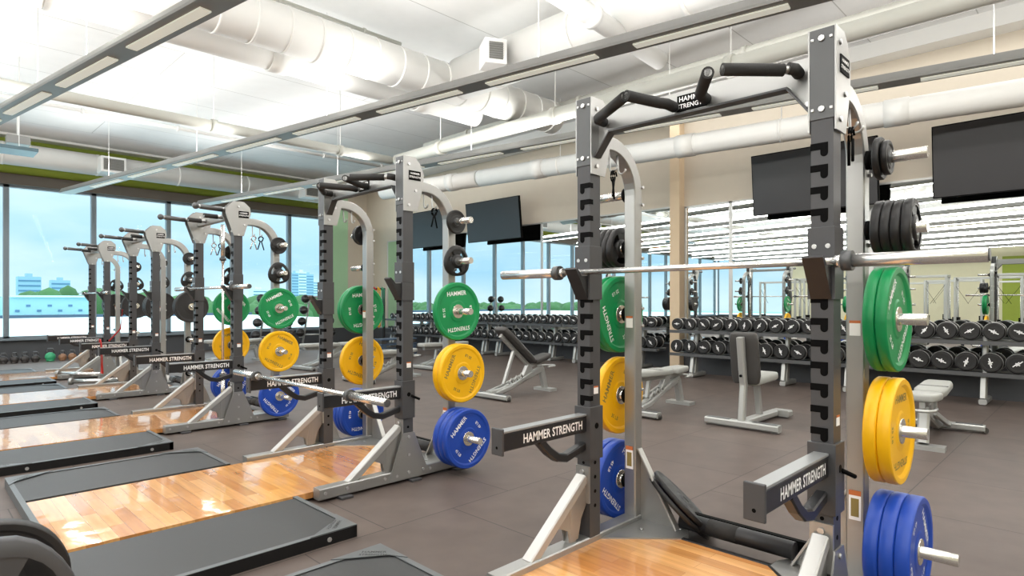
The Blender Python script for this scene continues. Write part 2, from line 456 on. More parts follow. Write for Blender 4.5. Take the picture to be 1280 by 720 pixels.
# ------------------------------------------------------------------ ceiling services
DX, DY = -.163, .9866
def light_line(x_at, y0, y1, label):
    """pendant lamp running along (DX, DY) through (x_at, 9.62)"""
    rz = math.atan2(DY, DX) - PI/2
    def pt(y): return (x_at + (y-9.62)*DX/DY, y)
    a, b = pt(y0), pt(y1); ln = math.hypot(b[0]-a[0], b[1]-a[1])
    r = empty('pendant_light', (a[0], a[1], 3.56), rz)
    tag(r, label, 'light', 'linear pendant lights')
    f = MB(); prof = [(-.11, 0), (.11, 0), (.11, .025), (.07, .10), (-.07, .10), (-.11, .025)]
    f.sweep([(0, 0, 0), (0, ln, 0)], prof, 'fixture_grey', smooth=False); f.build('lamp_body', r)
    y = .25
    while y < ln-1.3:
        MB().bx(-.045, .045, y, y+1.25, -.012, .002, 'fixture_lens').build('lens', r); y += 1.62
    y = 1.0
    while y < ln:
        MB().tube([(0, y, .1), (0, y, ZC-3.56)], .0035, 'white_paint', n=6).build('hanger_rod', r); y += 3.2
    for nm, up, p, tilt in (('uplight', True, UP_POWER/2, .75), ('uplight', True, UP_POWER/2, -.75), ('downlight', False, DOWN_POWER, 0)):
        ld = bpy.data.lights.new(nm, 'AREA'); ld.shape = 'RECTANGLE'; ld.size = .12 if up else .09; ld.size_y = ln-.2
        ld.energy = p*ln; ld.color = (1.0, .985, .95)
        lo = bpy.data.objects.new(nm, ld); COL.objects.link(lo); lo.parent = r
        lo.location = (.05*(1 if tilt > 0 else -1) if up else 0, ln/2, .15 if up else -.02); lo.rotation_euler = (0, PI-tilt, 0) if up else (0, 0, 0)
light_line(.89, -6.5, 15.3, 'grey linear pendant light crossing the top left corner of the photo')
light_line(3.44, -6.5, 15.5, 'grey linear pendant light running over the middle of the rack row')
light_line(5.89, -6.5, 15.1, 'grey linear pendant light behind the racks, third from the left')
light_line(-1.66, -6.5, 15.3, 'grey linear pendant light left of the photo, seen in the mirrors')
light_line(-4.2, -6.5, 15.3, 'grey linear pendant light farthest from the mirrors')
light_line(-6.7, -6.5, 15.3, 'grey linear pendant light third west of the racks, seen in the mirrors')
light_line(-9.2, -6.5, 15.3, 'grey linear pendant light second from the far left wall')
light_line(-11.7, -6.5, 15.3, 'grey linear pendant light nearest the far left wall')

def round_duct(name, a, b, r, m, label, cat, rings=0, ringw=.05, ringr=1.05, hang=0):
    root = empty(name, ((a[0]+b[0])/2, (a[1]+b[1])/2, (a[2]+b[2])/2)); c = Vector(root.location)
    A, B = Vector(a)-c, Vector(b)-c
    tag(root, label, cat)
    MB().tube([A, B], r, m, n=32).build('duct_body' if 'duct' in name else 'pipe_body', root)
    if rings:
        d = (B-A).normalized()
        for i in range(rings):
            p = A + (B-A)*((i+.5)/rings); MB().tube([p-d*ringw/2, p+d*ringw/2], r*ringr, m, n=32).build('joint_ring', root)
    if hang:
        for i in range(hang):
            g = MB(); p = A + (B-A)*((i+.5)/hang); g.tube([p+Vector((0, 0, r)), (p.x, p.y, ZC-c.z)], .008, 'white_paint', n=6)
            d = (B-A).normalized(); g.tube([p-d*.02, p+d*.02], r*1.03, m, n=24)
            g.build('hanger_rod', root)
    return root
round_duct('air_duct', (-8.5, 6.55, 4.34), (7.6, 6.55, 4.34), .255, 'duct_white', 'large white round duct crossing the ceiling at upper left', 'duct', 44, .03, 1.025)
round_duct('air_duct', (-8.5, 7.12, 4.25), (6.4, 7.12, 4.25), .175, 'duct_white', 'thinner white round duct alongside the larger one at upper left', 'duct', 7, .22, 1.09)
round_duct('air_duct', (5.5, -6, 4.40), (5.5, 6.4, 4.40), .28, 'duct_white', 'large white round duct along the ceiling behind the middle pendant light', 'duct', 9, .05, 1.04)
round_duct('air_duct', (9.75, .4-2.6, 3.79), (8.22, 9.0, 3.79), .165, 'duct_white', 'white round duct in front of the beige wall above the screens', 'duct', 4, .28, 1.08, hang=3)
round_duct('air_duct', (8.22, 9.05, 3.79), (7.72, 11.7, 3.79), .165, 'duct_white', 'white round duct continuing beyond the second rack', 'duct', 2, .2, 1.08)
round_duct('air_duct', (XWEST+.3, 16.85, 4.50), (9.3, 16.85, 4.50), .24, 'duct_white', 'white round duct running along above the far windows', 'duct', 14, .05, 1.03)
round_duct('sprinkler_pipe', (6.57, -6, 3.96), (6.57, 9.5, 3.96), .10, 'pipe_grey', 'long grey pipe running behind the nearest rack to upper right', 'pipe', 6, .10, 1.2, hang=6)
round_duct('sprinkler_pipe', (-4, 9.6, 3.96), (6.5, 9.6, 3.96), .075, 'pipe_grey', 'grey pipe across the ceiling at upper left below the ducts', 'pipe', 5, .08, 1.25, hang=5)
round_duct('sprinkler_pipe', (1.0, 3.72, 4.45), (6.2, 3.72, 4.10), .10, 'white_paint', 'white pipe angled down across the top centre of the photo', 'pipe', 2, .1, 1.2)
round_duct('sprinkler_pipe', (7.6, -6, 4.5), (7.6, 10, 4.5), .06, 'pipe_grey', 'thin upper pipe beside the long grey pipe at upper right', 'pipe', 6, .06, 1.3)
round_duct('sprinkler_pipe', (-3, 12.6, 4.6), (9, 12.6, 4.6), .035, 'white_paint', 'thin white pipe close to the ceiling beyond the ducts', 'pipe', 8, .03, 1.5)
round_duct('conduit_pipe', (-2, 7.0, 4.88), (4.9, 7.0, 4.88), .025, 'pipe_grey', 'thin conduit beside the large duct at top left', 'pipe', 6, .03, 1.5)
m = MB(); m.bx(9.75, XW_R, YS, 17.4, ZC-.1, ZC, 'white_paint'); m.bx(9.72, 9.75, YS, 17.4, ZC-.22, ZC, 'white_paint')
struct(m.build('trim_5'), 'white cove along the top of the mirror wall')
o = empty('added_wash_light', (9.84, 4.6, ZC-.13)); tag(o, 'added strip lamp in the cove, brightening the beige wall', 'light')  # strip lamp added as a wall wash, lifting the dim mirror side
MB().bx(-.03, .03, -12.3, 12.6, 0, .03, 'fixture_grey').build('lamp_body', o)
ld = bpy.data.lights.new('added_wash_lamp', 'AREA'); ld.shape = 'RECTANGLE'; ld.size = .05; ld.size_y = 24.0; ld.energy = ADDED_WASH_POWER*24; ld.color = (1.0, .985, .96)
lo = bpy.data.objects.new('added_wash_lamp', ld); COL.objects.link(lo); lo.parent = o; lo.location = (0, .1, -.005)
def vent_box(loc, rz, size, label):
    r = empty('air_vent', loc, rz); wd, dp, h = size
    tag(r, label, 'vent', 'white air vents')
    MB().bx(-wd/2, wd/2, 0, dp, -h/2, h/2, 'white_paint').build('vent_housing', r, bevel=.01)
    g = MB(); g.bx(-wd/2+.05, wd/2-.05, -.008, .002, -h/2+.05, h/2-.05, 'grille_grey')
    n = 7
    for i in range(n):
        z = -h/2+.07+(h-.14)*i/(n-1); g.box((0, -.012, z), (wd-.1, .016, .008), 'fixture_grey', (.5, 0, 0))
    g.build('grille', r)
vent_box((3.5, 16.25, 4.45), 0, (.5, .4, .36), 'white vent box on the duct above the left windows')
vent_box((8.35, 16.25, 4.45), 0, (.45, .4, .32), 'white vent box on the duct above the windows behind the second rack')
vent_box((5.0, 5.2, 4.30), -.5, (.27, .3, .30), 'white vent box below the ceiling at top centre')
# small ceiling fittings at the left
r = empty('hanging_panel', (.3, 11.7, 3.56)); tag(r, 'blue-grey flat panel hung below the ceiling at the left edge', 'panel')
MB().bx(-1.3, 1.2, -.25, .25, 0, .05, 'panel_blue').build('panel_board', r, bevel=.004)
for x in (-1, 1): MB().tube([(x, 0, .05), (x, 0, ZC-3.56)], .007, 'white_paint', n=6).build('hanger_rod', r)
r = empty('ceiling_speaker', (1.65, 15.0, 4.42)); tag(r, 'grey box speaker under the ceiling at upper left', 'speaker')
MB().bx(-.18, .18, -.12, .12, -.08, .08, 'fixture_grey').build('speaker_housing', r, bevel=.01)
MB().bx(-.02, .02, -.02, .02, .08, ZC-4.42, 'white_paint').build('bracket', r)
r = empty('exit_sign', (-4.0, 15.6, 3.8), PI/2); tag(r, 'red exit sign reflected in the mirror left of the pillar', 'sign')
MB().bx(-.22, .22, -.03, .03, -.12, .12, 'exit_red').build('sign_box', r)
t = MB(); t.text('EXIT', .2, (0, -.032, 0), (1, 0, 0), (0, 0, 1), 'white_print'); t.text('EXIT', .2, (0, .032, 0), (-1, 0, 0), (0, 0, 1), 'white_print'); t.build('lettering', r)
MB().tube([(0, 0, .12), (0, 0, ZC-3.8)], .01, 'white_paint', n=6).build('hanger_rod', r)

# ================================================================== outside
struct(MB().bx(-900, 1200, 20, 2500, -16, -14, 'ground_far').build('ground'))
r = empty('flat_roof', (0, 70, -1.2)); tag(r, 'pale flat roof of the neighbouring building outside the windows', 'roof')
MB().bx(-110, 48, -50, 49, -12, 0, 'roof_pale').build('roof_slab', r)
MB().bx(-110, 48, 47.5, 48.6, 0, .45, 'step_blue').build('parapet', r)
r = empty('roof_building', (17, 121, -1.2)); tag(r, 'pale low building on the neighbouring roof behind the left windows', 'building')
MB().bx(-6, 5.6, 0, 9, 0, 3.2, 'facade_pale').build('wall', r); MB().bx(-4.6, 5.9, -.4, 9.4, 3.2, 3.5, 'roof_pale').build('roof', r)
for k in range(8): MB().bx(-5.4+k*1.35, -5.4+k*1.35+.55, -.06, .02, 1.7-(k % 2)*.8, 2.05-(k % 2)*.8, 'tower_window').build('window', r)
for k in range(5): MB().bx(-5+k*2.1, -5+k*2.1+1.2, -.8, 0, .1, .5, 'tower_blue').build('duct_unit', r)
def tower(x, y, wd, h, m, label):
    r = empty('tower_block', (x, y, -14)); tag(r, label, 'building', 'towers on the skyline')
    MB().bx(-wd/2, wd/2, 0, wd*.7, 0, h+14, m).build('wall', r)
    MB().bx(-wd*.15, wd*.15, wd*.2, wd*.5, h+14, h+17, m).build('roof_plant', r)
    f = MB()
    n = max(3, int((h+14)/4.5))
    for i in range(n): f.bx(-wd*.47, wd*.47, -.25, .1, 2+i*(h+12)/n, 3.4+i*(h+12)/n, 'tower_window')
    f.build('window_bands', r)
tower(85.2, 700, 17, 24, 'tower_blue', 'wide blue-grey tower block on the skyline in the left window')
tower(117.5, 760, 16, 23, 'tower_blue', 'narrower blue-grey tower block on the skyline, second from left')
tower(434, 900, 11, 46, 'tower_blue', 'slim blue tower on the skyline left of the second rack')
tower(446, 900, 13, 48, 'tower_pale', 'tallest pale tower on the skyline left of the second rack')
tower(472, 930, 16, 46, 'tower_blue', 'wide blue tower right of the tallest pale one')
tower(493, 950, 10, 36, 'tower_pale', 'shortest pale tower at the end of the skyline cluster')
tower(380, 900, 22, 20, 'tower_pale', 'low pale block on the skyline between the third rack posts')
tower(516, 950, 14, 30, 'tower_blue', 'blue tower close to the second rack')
tr = MB()
rt = random.Random(3)
for i in range(620):
    y = rt.uniform(235, 420); x = y*rt.uniform(-1.3, .75); h = rt.uniform(16, 21.5) if .1 < x/y < .32 else rt.uniform(13, 19) if x > 0 else rt.uniform(10, 15.5)
    s = rt.uniform(4.5, 9)
    tr.ball((x, y, -14+h*.5), s, 'foliage', n=9, k=6, sz=h*.5/s)
tag(tr.build('treeline'), 'dark green band of trees on the horizon outside the windows', 'trees', kind='stuff')

# ================================================================== racks
def bolt(mb, p, d, r=.011, l=.008, m='bolt'):
    p = Vector(p); d = Vector(d); mb.tube([p, p+d*l], r, m, n=8)

def make_rack(x0, yc, label, hook_z=(1.48, 1.48), arm_z=.73, straight=False):
    R = empty('power_rack', (x0, yc, 0)); tag(R, label, 'rack', 'power racks in a row')
    RAIL = .09
    for s in (-1, 1):
        y = s*.585; yo = y + s*.041
        # front post with keyhole slots
        p = MB(); p.bx(-.044, .044, y-.041, y+.041, .06, 2.377, 'post_grey')
        for k in range(15):
            z = 1.925 - k*.0855
            yi = y - s*.0415
            p.bx(-.0458, -.043, yi, y+s*.004, z-.012, z+.015, 'black')
            p.bx(-.0456, -.043, y-s*.006, y+s*.022, z-.026, z+.015, 'black'); p.tube([(-.0457, y+s*.008, z-.026), (-.043, y+s*.008, z-.026)], .014, 'black', n=14)
            p.bx(-.0455, -.018, yi-s*.0012, yi+s*.002, z-.012, z+.014, 'black')
        for k in range(6):
            z = .25 + k*.075
            p.tube([(-.046, y, z), (-.04, y, z)], .008, 'black', n=8)
            p.tube([(0, y-.0425, z), (0, y-.038, z)], .010, 'black', n=8); p.tube([(0, y+.0425, z), (0, y+.038, z)], .010, 'black', n=8)
        p.build('front_post', R)
        st = MB(); st.bx(-.012, .026, y-.0425, y-.0415, .835, .875, 'white_print'); st.bx(-.012, .026, y-.0427, y-.0415, .868, .876, 'sticker_orange')
        st.build('sticker', R)
        # head sleeve and side plates
        h = MB(); h.bx(-.048, .046, y-.045, y+.045, 2.03, 2.385, 'cap_grey')
        for z in (2.07, 2.345):
            bolt(h, (-.048, y, z), (-1, 0, 0), .013)
            for q in (-.034, .034): h.bx(-.052, -.047, y+q-.006, y+q+.006, z-.018+.012, z-.018+.024, 'bolt')
        h.build('post_cap', R, bevel=.004)
        g = MB()
        if straight: prof = [(-.05, 2.387), (.055, 2.387), (.12, 2.33), (.13, 2.26), (.055, 2.02), (-.05, 2.02), (-.135, 2.25), (-.135, 2.30)]
        else: prof = [(-.046, 2.387), (.055, 2.387), (.10, 2.345), (.135, 2.27), (.13, 2.18), (.085, 2.02), (.075, 1.985), (-.046, 1.985)]
        for q in (-.0515, .0455):
            g.prism([(a, y+q, b) for a, b in prof], (0, .006, 0), 'silver')
        for (a, b) in ((0, 2.33), (0, 2.03), (.06, 2.14)):
            bolt(g, (a, y-.0515, b), (0, -1, 0)); bolt(g, (a, y+.0515, b), (0, 1, 0))
        g.build('head_plate', R)
        lg = MB(); ys = y + s*.0535
        lg.bx(.0, .105, ys-.002, ys+.002, 2.215, 2.285, 'black')
        xd = (-s, 0, 0) if s > 0 else (1, 0, 0)
        lg.text('HAMMER', .020, (.0525, ys+s*.0026, 2.264), xd, (0, 0, 1), 'white_print')
        lg.text('STRENGTH', .020, (.0525, ys+s*.0026, 2.238), xd, (0, 0, 1), 'white_print')
        lg.build('badge', R)
        # rear post, curved over to the head plate
        q = MB(); path = [(.42, y, .06), (.42, y, 1.93)] + arc((.17, y, 1.93), .25, 0, 90, 10)[1:] + [(.07, y, 2.18)]
        q.sq(path, .075, .075, 'silver', up=(0, 1, 0))
        for z in (.32, .72, .82, 1.19, 1.29, 1.58, 1.68, 1.89, 1.99):
            bolt(q, (.455, y-.0375, z-.01), (0, -1, 0), .009, .01); bolt(q, (.4575, y, z), (1, 0, 0), .010, .01)
        q.build('rear_post', R)
        st = MB(); st.bx(.380, .3822, y-.022, y+.022, 1.17, 1.235, 'white_print'); st.bx(.3796, .3822, y-.022, y+.022, 1.225, 1.237, 'sticker_orange'); st.build('sticker', R)
        st = MB(); st.bx(.380, .3822, y-.024, y+.024, .36, .49, 'white_print'); st.bx(.3796, .3822, y-.024, y+.024, .468, .49, 'sticker_orange')
        st.bx(.3796, .3822, y-.016, y+.016, .375, .455, 'grey_print')
        st.build('sticker', R)
        for k, z in enumerate((.277, .77, 1.245, 1.632, 1.94)):
            ln = .33 if k == 0 else .225
            w_ = MB(); w_.tube([(.42, y+s*.0375, z), (.42, y+s*(.0375+ln), z)], .0245, 'chrome', n=20)
            w_.build('weight_peg', R)
            w2 = MB(); w2.tube([(.42, y+s*.037, z), (.42, y+s*.055, z)], .042, 'black', n=20); w2.build('peg_flange', R)
        # foot rail, base plate, brace
        f = MB(); f.sq([(-.70, y, .055), (.56, y, .055)], .085, .075, 'silver')
        for x in (-.66, -.5, -.2, -.1, .2, .48): bolt(f, (x, y+s*.0425, .06), (0, s, 0))
        f.build('foot_rail', R)
        for x in (-.52, .05, .47):
            MB().bx(x-.045, x+.045, y-s*.03, y+s*.085, 0, .017, 'post_grey').build('foot_pad', R, bevel=.003)
        b = MB(); yy = y + s*.042
        b.prism([(-.17, yy, .025), (.19, yy, .025), (.05, yy, .36), (-.05, yy, .36)], (0, s*.008, 0), 'silver')
        for (a, z) in ((0, .33), (0, .2), (0, .07), (.13, .07)): bolt(b, (a, yy+s*.008, z), (0, s, 0))
        b.build('base_plate', R)
        c = MB(); c.sq([(-.47, y, .075), (-.055, y, .40)], .062, .05, 'silver_light')
        c.sq([(-.155, y, .09), (-.155, y, .30)], .05, .045, 'silver', up=(0, 1, 0))
        c.bx(-.056, -.043, y-.043, y+.043, .27, .46, 'silver'); bolt(c, (-.056, y, .43), (-1, 0, 0), .013)
        for (q0) in (-.02, .014):
            c.prism([(-.30, y+q0, .205), (-.05, y+q0, .38), (-.05, y+q0, .26), (-.09, y+q0, .20), (-.115, y+q0, .10), (-.19, y+q0, .10), (-.20, y+q0, .16)], (0, .006, 0), 'silver')
        c.build('brace', R)
        # rear corner plate and gusset
        k = MB(); k.prism([(.05, s*.54, .045), (.34, s*.235, .045), (.42, s*.235, .045), (.53, s*.30, .045), (.53, s*.55, .045)], (0, 0, .022), 'silver')
        bolt(k, (.3, s*.45, .067), (0, 0, 1)); bolt(k, (.45, s*.3, .067), (0, 0, 1)); k.build('corner_plate', R)
        u = MB(); u.prism([(.44, s*.55, .067), (.44, s*.31, .067), (.44, s*.545, .47)], (.008, 0, 0), 'silver')
        u.sq([(.425, s*.305, .067), (.425, s*.545, .475)], .012, .04, 'silver_light', up=(1, 0, 0)); u.build('rear_gusset', R)
        # hooks under the arch
        for x in (.16, .24):
            hk = MB(); hk.tube([(x, y-.015, 2.14), (x, y-.02, 2.05)] + arc((x, y-.045, 2.05), .025, 0, -180, 6, 'yz')[1:], .006, 'silver_light', n=8); hk.build('accessory_hook', R)
        # safety arm
        az = arm_z; a = empty('safety_arm', (0, y, az)); a.parent = R
        sl = MB(); sl.bx(-.055, .055, -.052, .052, -.235, .04, 'post_grey'); sl.tube([(0, -.054, -.06), (0, -.05, -.06)], .016, 'black'); sl.tube([(0, .054, -.06), (0, .05, -.06)], .016, 'black')
        sl.tube([(.02, s*.05, -.07), (.075, s*.085, -.10)], .009, 'black'); sl.build('bracket', a, bevel=.003)
        bm_ = MB(); bm_.sq([(-.05, 0, -.047), (-.665, 0, -.047)], .052, .085, 'arm_black'); bm_.build('arm_beam', a)
        tp = MB(); tp.bx(-.662, -.052, -.028, .028, -.006, .004, 'uhmw'); tp.build('wear_strip', a, bevel=.002)
        ep = MB(); ep.bx(-.678, -.664, -.036, .036, -.105, .018, 'post_grey'); ep.tube([(-.6785, 0, -.07), (-.67, 0, -.07)], .010, 'black'); ep.build('end_plate', a, bevel=.006)
        lb = MB(); lb.sq([(-.40, 0, -.08), (-.33, 0, -.145), (-.27, 0, -.185), (-.20, 0, -.20), (-.05, 0, -.165)], .045, .042, 'arm_black'); lb.build('support_bar', a)
        t = MB()
        for sy in (-1, 1):
            t.text('HAMMER STRENGTH', .060, (-.31, sy*.0268, -.05), (-.78, 0, 0) if sy > 0 else (.78, 0, 0), (0, 0, 1), 'white_print')
        t.build('lettering', a)
        # bar hook
        hz = hook_z[(s+1)//2]; j = empty('bar_hook', (0, y, hz)); j.parent = R
        hs = MB(); hs.bx(-.056, .05, -.05, .05, -.02, .13, 'post_grey')
        for q in (-.025, .025): bolt(hs, (-.056, q, .055), (-1, 0, 0), .010, .004)
        hs.build('housing', j, bevel=.004)
        hp = MB(); hp.prism([(-.056, -.038, -.15), (-.155, -.038, .005), (-.145, -.038, .014), (-.105, -.038, -.028), (-.056, -.038, -.028)], (0, .076, 0), 'arm_black')
        hp.bx(-.056, .05, -.05, .05, -.15, -.02, 'post_grey'); hp.build('cradle', j)
        lp = MB(); lp.prism([(-.150, -.036, .009), (-.145, -.036, .014), (-.106, -.036, -.026), (-.060, -.036, -.026), (-.060, -.036, -.021), (-.104, -.036, -.021)], (0, .072, 0), 'uhmw'); lp.build('liner', j)
    # pull up cross member
    if straight:
        MB().sq([(.0, -.54, 2.25), (.0, .54, 2.25)], .06, .07, 'silver').build('cross_member', R)
        for s in (-1, 1):
            y = s*.585
            g = MB(); g.tube([(-.04, y, 2.285), (-.40, y, 2.30)], .022, 'silver', n=14); g.tube([(-.15, y, 2.2896), (-.37, y, 2.2988)], .026, 'cap_grey', n=14); g.ball((-.41, y, 2.3004), .034, 'cap_grey', n=14, k=8); g.build('pull_up_grip', R)
            g = MB(); g.tube([(0, s*.25, 2.25), (-.22, s*.25, 2.255)], .020, 'silver', n=12); g.tube([(-.08, s*.25, 2.252), (-.22, s*.25, 2.255)], .025, 'foam', n=14); g.build('pull_up_grip', R)
    else:
        x = .02; c = MB()
        poly = [(x, -.542, 2.31), (x, .542, 2.31), (x, .542, 2.075), (x, .53, 2.075), (x, .44, 2.195), (x, -.44, 2.195), (x, -.53, 2.075), (x, -.542, 2.075)]
        c.prism(poly, (.008, 0, 0), 'silver'); c.bx(-.025, .03, -.445, .445, 2.188, 2.197, 'cap_grey')
        for s in (-1, 1): c.sq([(.002, s*.44, 2.192), (.002, s*.53, 2.075)], .008, .055, 'cap_grey', up=(1, 0, 0))
        for s in (-1, 1): bolt(c, (.02, s*.51, 2.12), (-1, 0, 0))
        c.build('cross_member', R)
        lg = MB(); lg.bx(.016, .02, -.075, .075, 2.215, 2.29, 'black')
        lg.text('HAMMER', .032, (.0155, 0, 2.270), (0, -1, 0), (0, 0, 1), 'white_print'); lg.text('STRENGTH', .0295, (.0155, 0, 2.237), (0, -1, 0), (0, 0, 1), 'white_print')
        lg.build('badge', R)
        for s in (-1, 1):
            g = MB(); g.tube([(.02, s*.48, 2.245), (-.05, s*.485, 2.25), (-.09, s*.455, 2.245), (-.28, .17 if s > 0 else -.29, 2.24)], .0165, 'silver', n=12)
            g.tube([(-.0, s*.482, 2.247), (-.05, s*.485, 2.25), (-.075, s*.468, 2.253)], .024, 'foam', n=14); g.tube([(-.09, s*.455, 2.245), (-.28, .17 if s > 0 else -.29, 2.24)], .025, 'foam', n=14)
            g.build('pull_up_grip', R)
            g = MB(); g.tube([(.02, s*.08, 2.235), (-.06, s*.085, 2.24), (-.09, s*.10, 2.24), (-.29, .155 if s > 0 else -.235, 2.24)], .0165, 'silver', n=12)
            g.tube([(.0, s*.081, 2.237), (-.06, s*.085, 2.24), (-.09, s*.10, 2.24), (-.29, .155 if s > 0 else -.235, 2.24)], .025, 'foam', n=14)
            g.build('pull_up_grip', R)
    # rear cross member
    r = MB(); r.tube([(.47, -.30, .115), (.47, .30, .115)], .043, 'arm_black', n=20); r.tube([(.47, -.02, .115), (.47, .14, .115)], .0445, 'foam', n=20)
    r.bx(.515, .545, -.33, .33, .05, .15, 'black'); r.build('rear_cross_member', R)
    return R

RX = [2.58, 2.64, 2.56, 2.57, 2.60]; RY = [1.39, 4.305, 7.25, 10.195, 13.15]
RN = ['nearest', 'second', 'third', 'fourth', 'farthest']
RLAB = ['power rack nearest the camera with a barbell across both bar hooks', 'second power rack from the camera, its barbell lying low across the safety arms',
        'third power rack from the camera, green, yellow and blue plates by the windows', 'fourth power rack from the camera, only black plates, red band hanging',
        'power rack farthest from the camera, nearest the windows']
for i in range(5):
    make_rack(RX[i], RY[i], RLAB[i], hook_z=(1.48, 1.36) if i == 1 else (1.48, 1.48), arm_z=.73 if i == 0 else .70, straight=i >= 2)

# ------------------------------------------------------------------ lifting platforms
def make_platform():
    P = empty('lifting_platform')
    x0, x1, xm = -2.10, .34, -.82; hz = .06
    w_ = MB(); w_.prism([(x0+.03, -.535, .02), (.05, -.535, .02), (x1, -.24, .02), (x1, .24, .02), (.05, .535, .02), (x0+.03, .535, .02)], (0, 0, hz-.02), 'maple')
    w_.build('wood_deck', P)
    e = MB(); e.sq([(-.02, -.55, .032), (.06, -.55, .032), (x1+.015, -.25, .032), (x1+.015, .25, .032), (.06, .55, .032), (-.02, .55, .032)], .03, .066, 'mat_edge')
    e.build('rear_edge', P)
    for s in (-1, 1):
        ya, yb = s*.56, s*1.285
        m = MB(); m.bx(x0+.03, xm-.03, min(ya, yb)+.02, max(ya, yb)-.02, .005, hz, 'mat_rubber'); m.build('rubber_mat', P)
        f = MB(); f.bx(x0, xm, yb-s*.03, yb, 0, hz+.003, 'mat_edge'); f.bx(xm-.03, xm, ya, yb, 0, hz+.003, 'mat_edge')
        f.bx(xm-.032, xm, ya, yb, hz+.003, hz+.006, 'corner_plate'); f.bx(x0, xm, yb-s*.032, yb, hz+.003, hz+.006, 'corner_plate')
        for x in (xm-.17, x0+.25): bolt(f, (x, yb, .03), (0, s, 0), .013, .006)
        bolt(f, (xm, (ya+yb)/2, .03), (1, 0, 0), .013, .006); f.build('edge_frame', P)
        c = MB(); zt = hz+.006
        c.prism([(xm, yb, zt), (xm-.28, yb, zt), (xm-.19, yb-s*.06, zt), (xm-.05, yb-s*.15, zt), (xm, yb-s*.24, zt)], (0, 0, .004), 'corner_plate')
        d = Vector((-.7071, -s*.7071, 0))
        o = Vector((xm-.095, yb-s*.085, zt+.0045)); xd = Vector((.7071, -.7071*s, 0)) * (-1 if s < 0 else 1)
        up = Vector((0, 0, 1)).cross(xd)
        c.text('HAMMER', .03, o+up*.016, xd, up, 'dark_print'); c.text('STRENGTH', .027, o-up*.016, xd, up, 'dark_print')
        c.build('corner_bracket', P)
        c = MB(); c.prism([(x0, yb, zt), (x0+.28, yb, zt), (x0+.19, yb-s*.06, zt), (x0+.05, yb-s*.15, zt), (x0, yb-s*.24, zt)], (0, 0, .004), 'corner_plate')
        o = Vector((x0+.095, yb-s*.085, zt+.0045)); xd = Vector((.7071, .7071*s, 0)) * (1 if s < 0 else -1); up = Vector((0, 0, 1)).cross(xd)
        c.text('HAMMER', .03, o+up*.016, xd, up, 'dark_print'); c.text('STRENGTH', .027, o-up*.016, xd, up, 'dark_print')
        c.build('corner_bracket', P)
    f = MB(); f.bx(x0, x0+.03, -1.285, 1.285, 0, hz+.005, 'corner_plate'); f.build('front_edge', P)
    return P
PF = Proto(make_platform())
PL = ['maple and rubber lifting platform under the nearest power rack', 'maple and rubber lifting platform in front of the second power rack, fully in view',
      'maple and rubber lifting platform in front of the third power rack', 'maple and rubber lifting platform in front of the fourth power rack',
      'maple and rubber lifting platform farthest away, nearest the kettlebells']
for i in range(5):
    o = PF.get(); o.location = (RX[i], RY[i]+(.0 if i else .02), 0); tag(o, PL[i], 'platform', 'lifting platforms')

# ------------------------------------------------------------------ plates
def make_bumper(m, t, pm, wt):
    b = MB(); h = t/2
    b.lathe([(.050, -h+.006), (.076, -h+.006), (.086, -h+.011), (.186, -h+.011), (.198, -h), (.219, -h), (.225, -h+.007),
             (.225, h-.007), (.219, h), (.198, h), (.186, h-.011), (.086, h-.011), (.076, h-.006), (.050, h-.006)], m, ax='y', n=56)
    o = b.build('bumper_plate')
    hb = MB(); hb.lathe([(.0255, -h+.002), (.053, -h+.002), (.053, h-.002), (.0255, h-.002), (.0255, -h+.002)], 'ring_steel', ax='y', n=28); hb.build('hub', o)
    t_ = MB()
    for s in (-1, 1):
        y = s*(h-.0104); xd = Vector((1, 0, 0)) if s < 0 else Vector((-1, 0, 0)); zd = Vector((0, 0, 1))
        t_.text('HAMMER', .047, Vector((0, y, 0))+zd*.137, xd, zd, pm); t_.text('STRENGTH', .044, Vector((0, y, 0))-zd*.137, -xd, -zd, pm)
        t_.text(wt, .030, Vector((0, y, 0))+xd*.137, zd, -xd, pm); t_.text(wt, .030, Vector((0, y, 0))-xd*.137, -zd, xd, pm)
    t_.build('lettering', o)
    return o
def make_black_bumper():
    b = MB(); h = .034
    b.lathe([(.050, -h+.006), (.09, -h+.006), (.1, -h+.011), (.19, -h+.011), (.2, -h), (.219, -h), (.225, -h+.007), (.225, h-.007), (.219, h), (.2, h), (.19, h-.011), (.1, h-.011), (.09, h-.006), (.05, h-.006)], 'rubber_black', ax='y', n=48)
    o = b.build('bumper_plate'); hb = MB(); hb.lathe([(.0255, -h+.002), (.05, -h+.002), (.05, h-.002), (.0255, h-.002), (.0255, -h+.002)], 'ring_steel', ax='y', n=24); hb.build('hub', o)
    return o
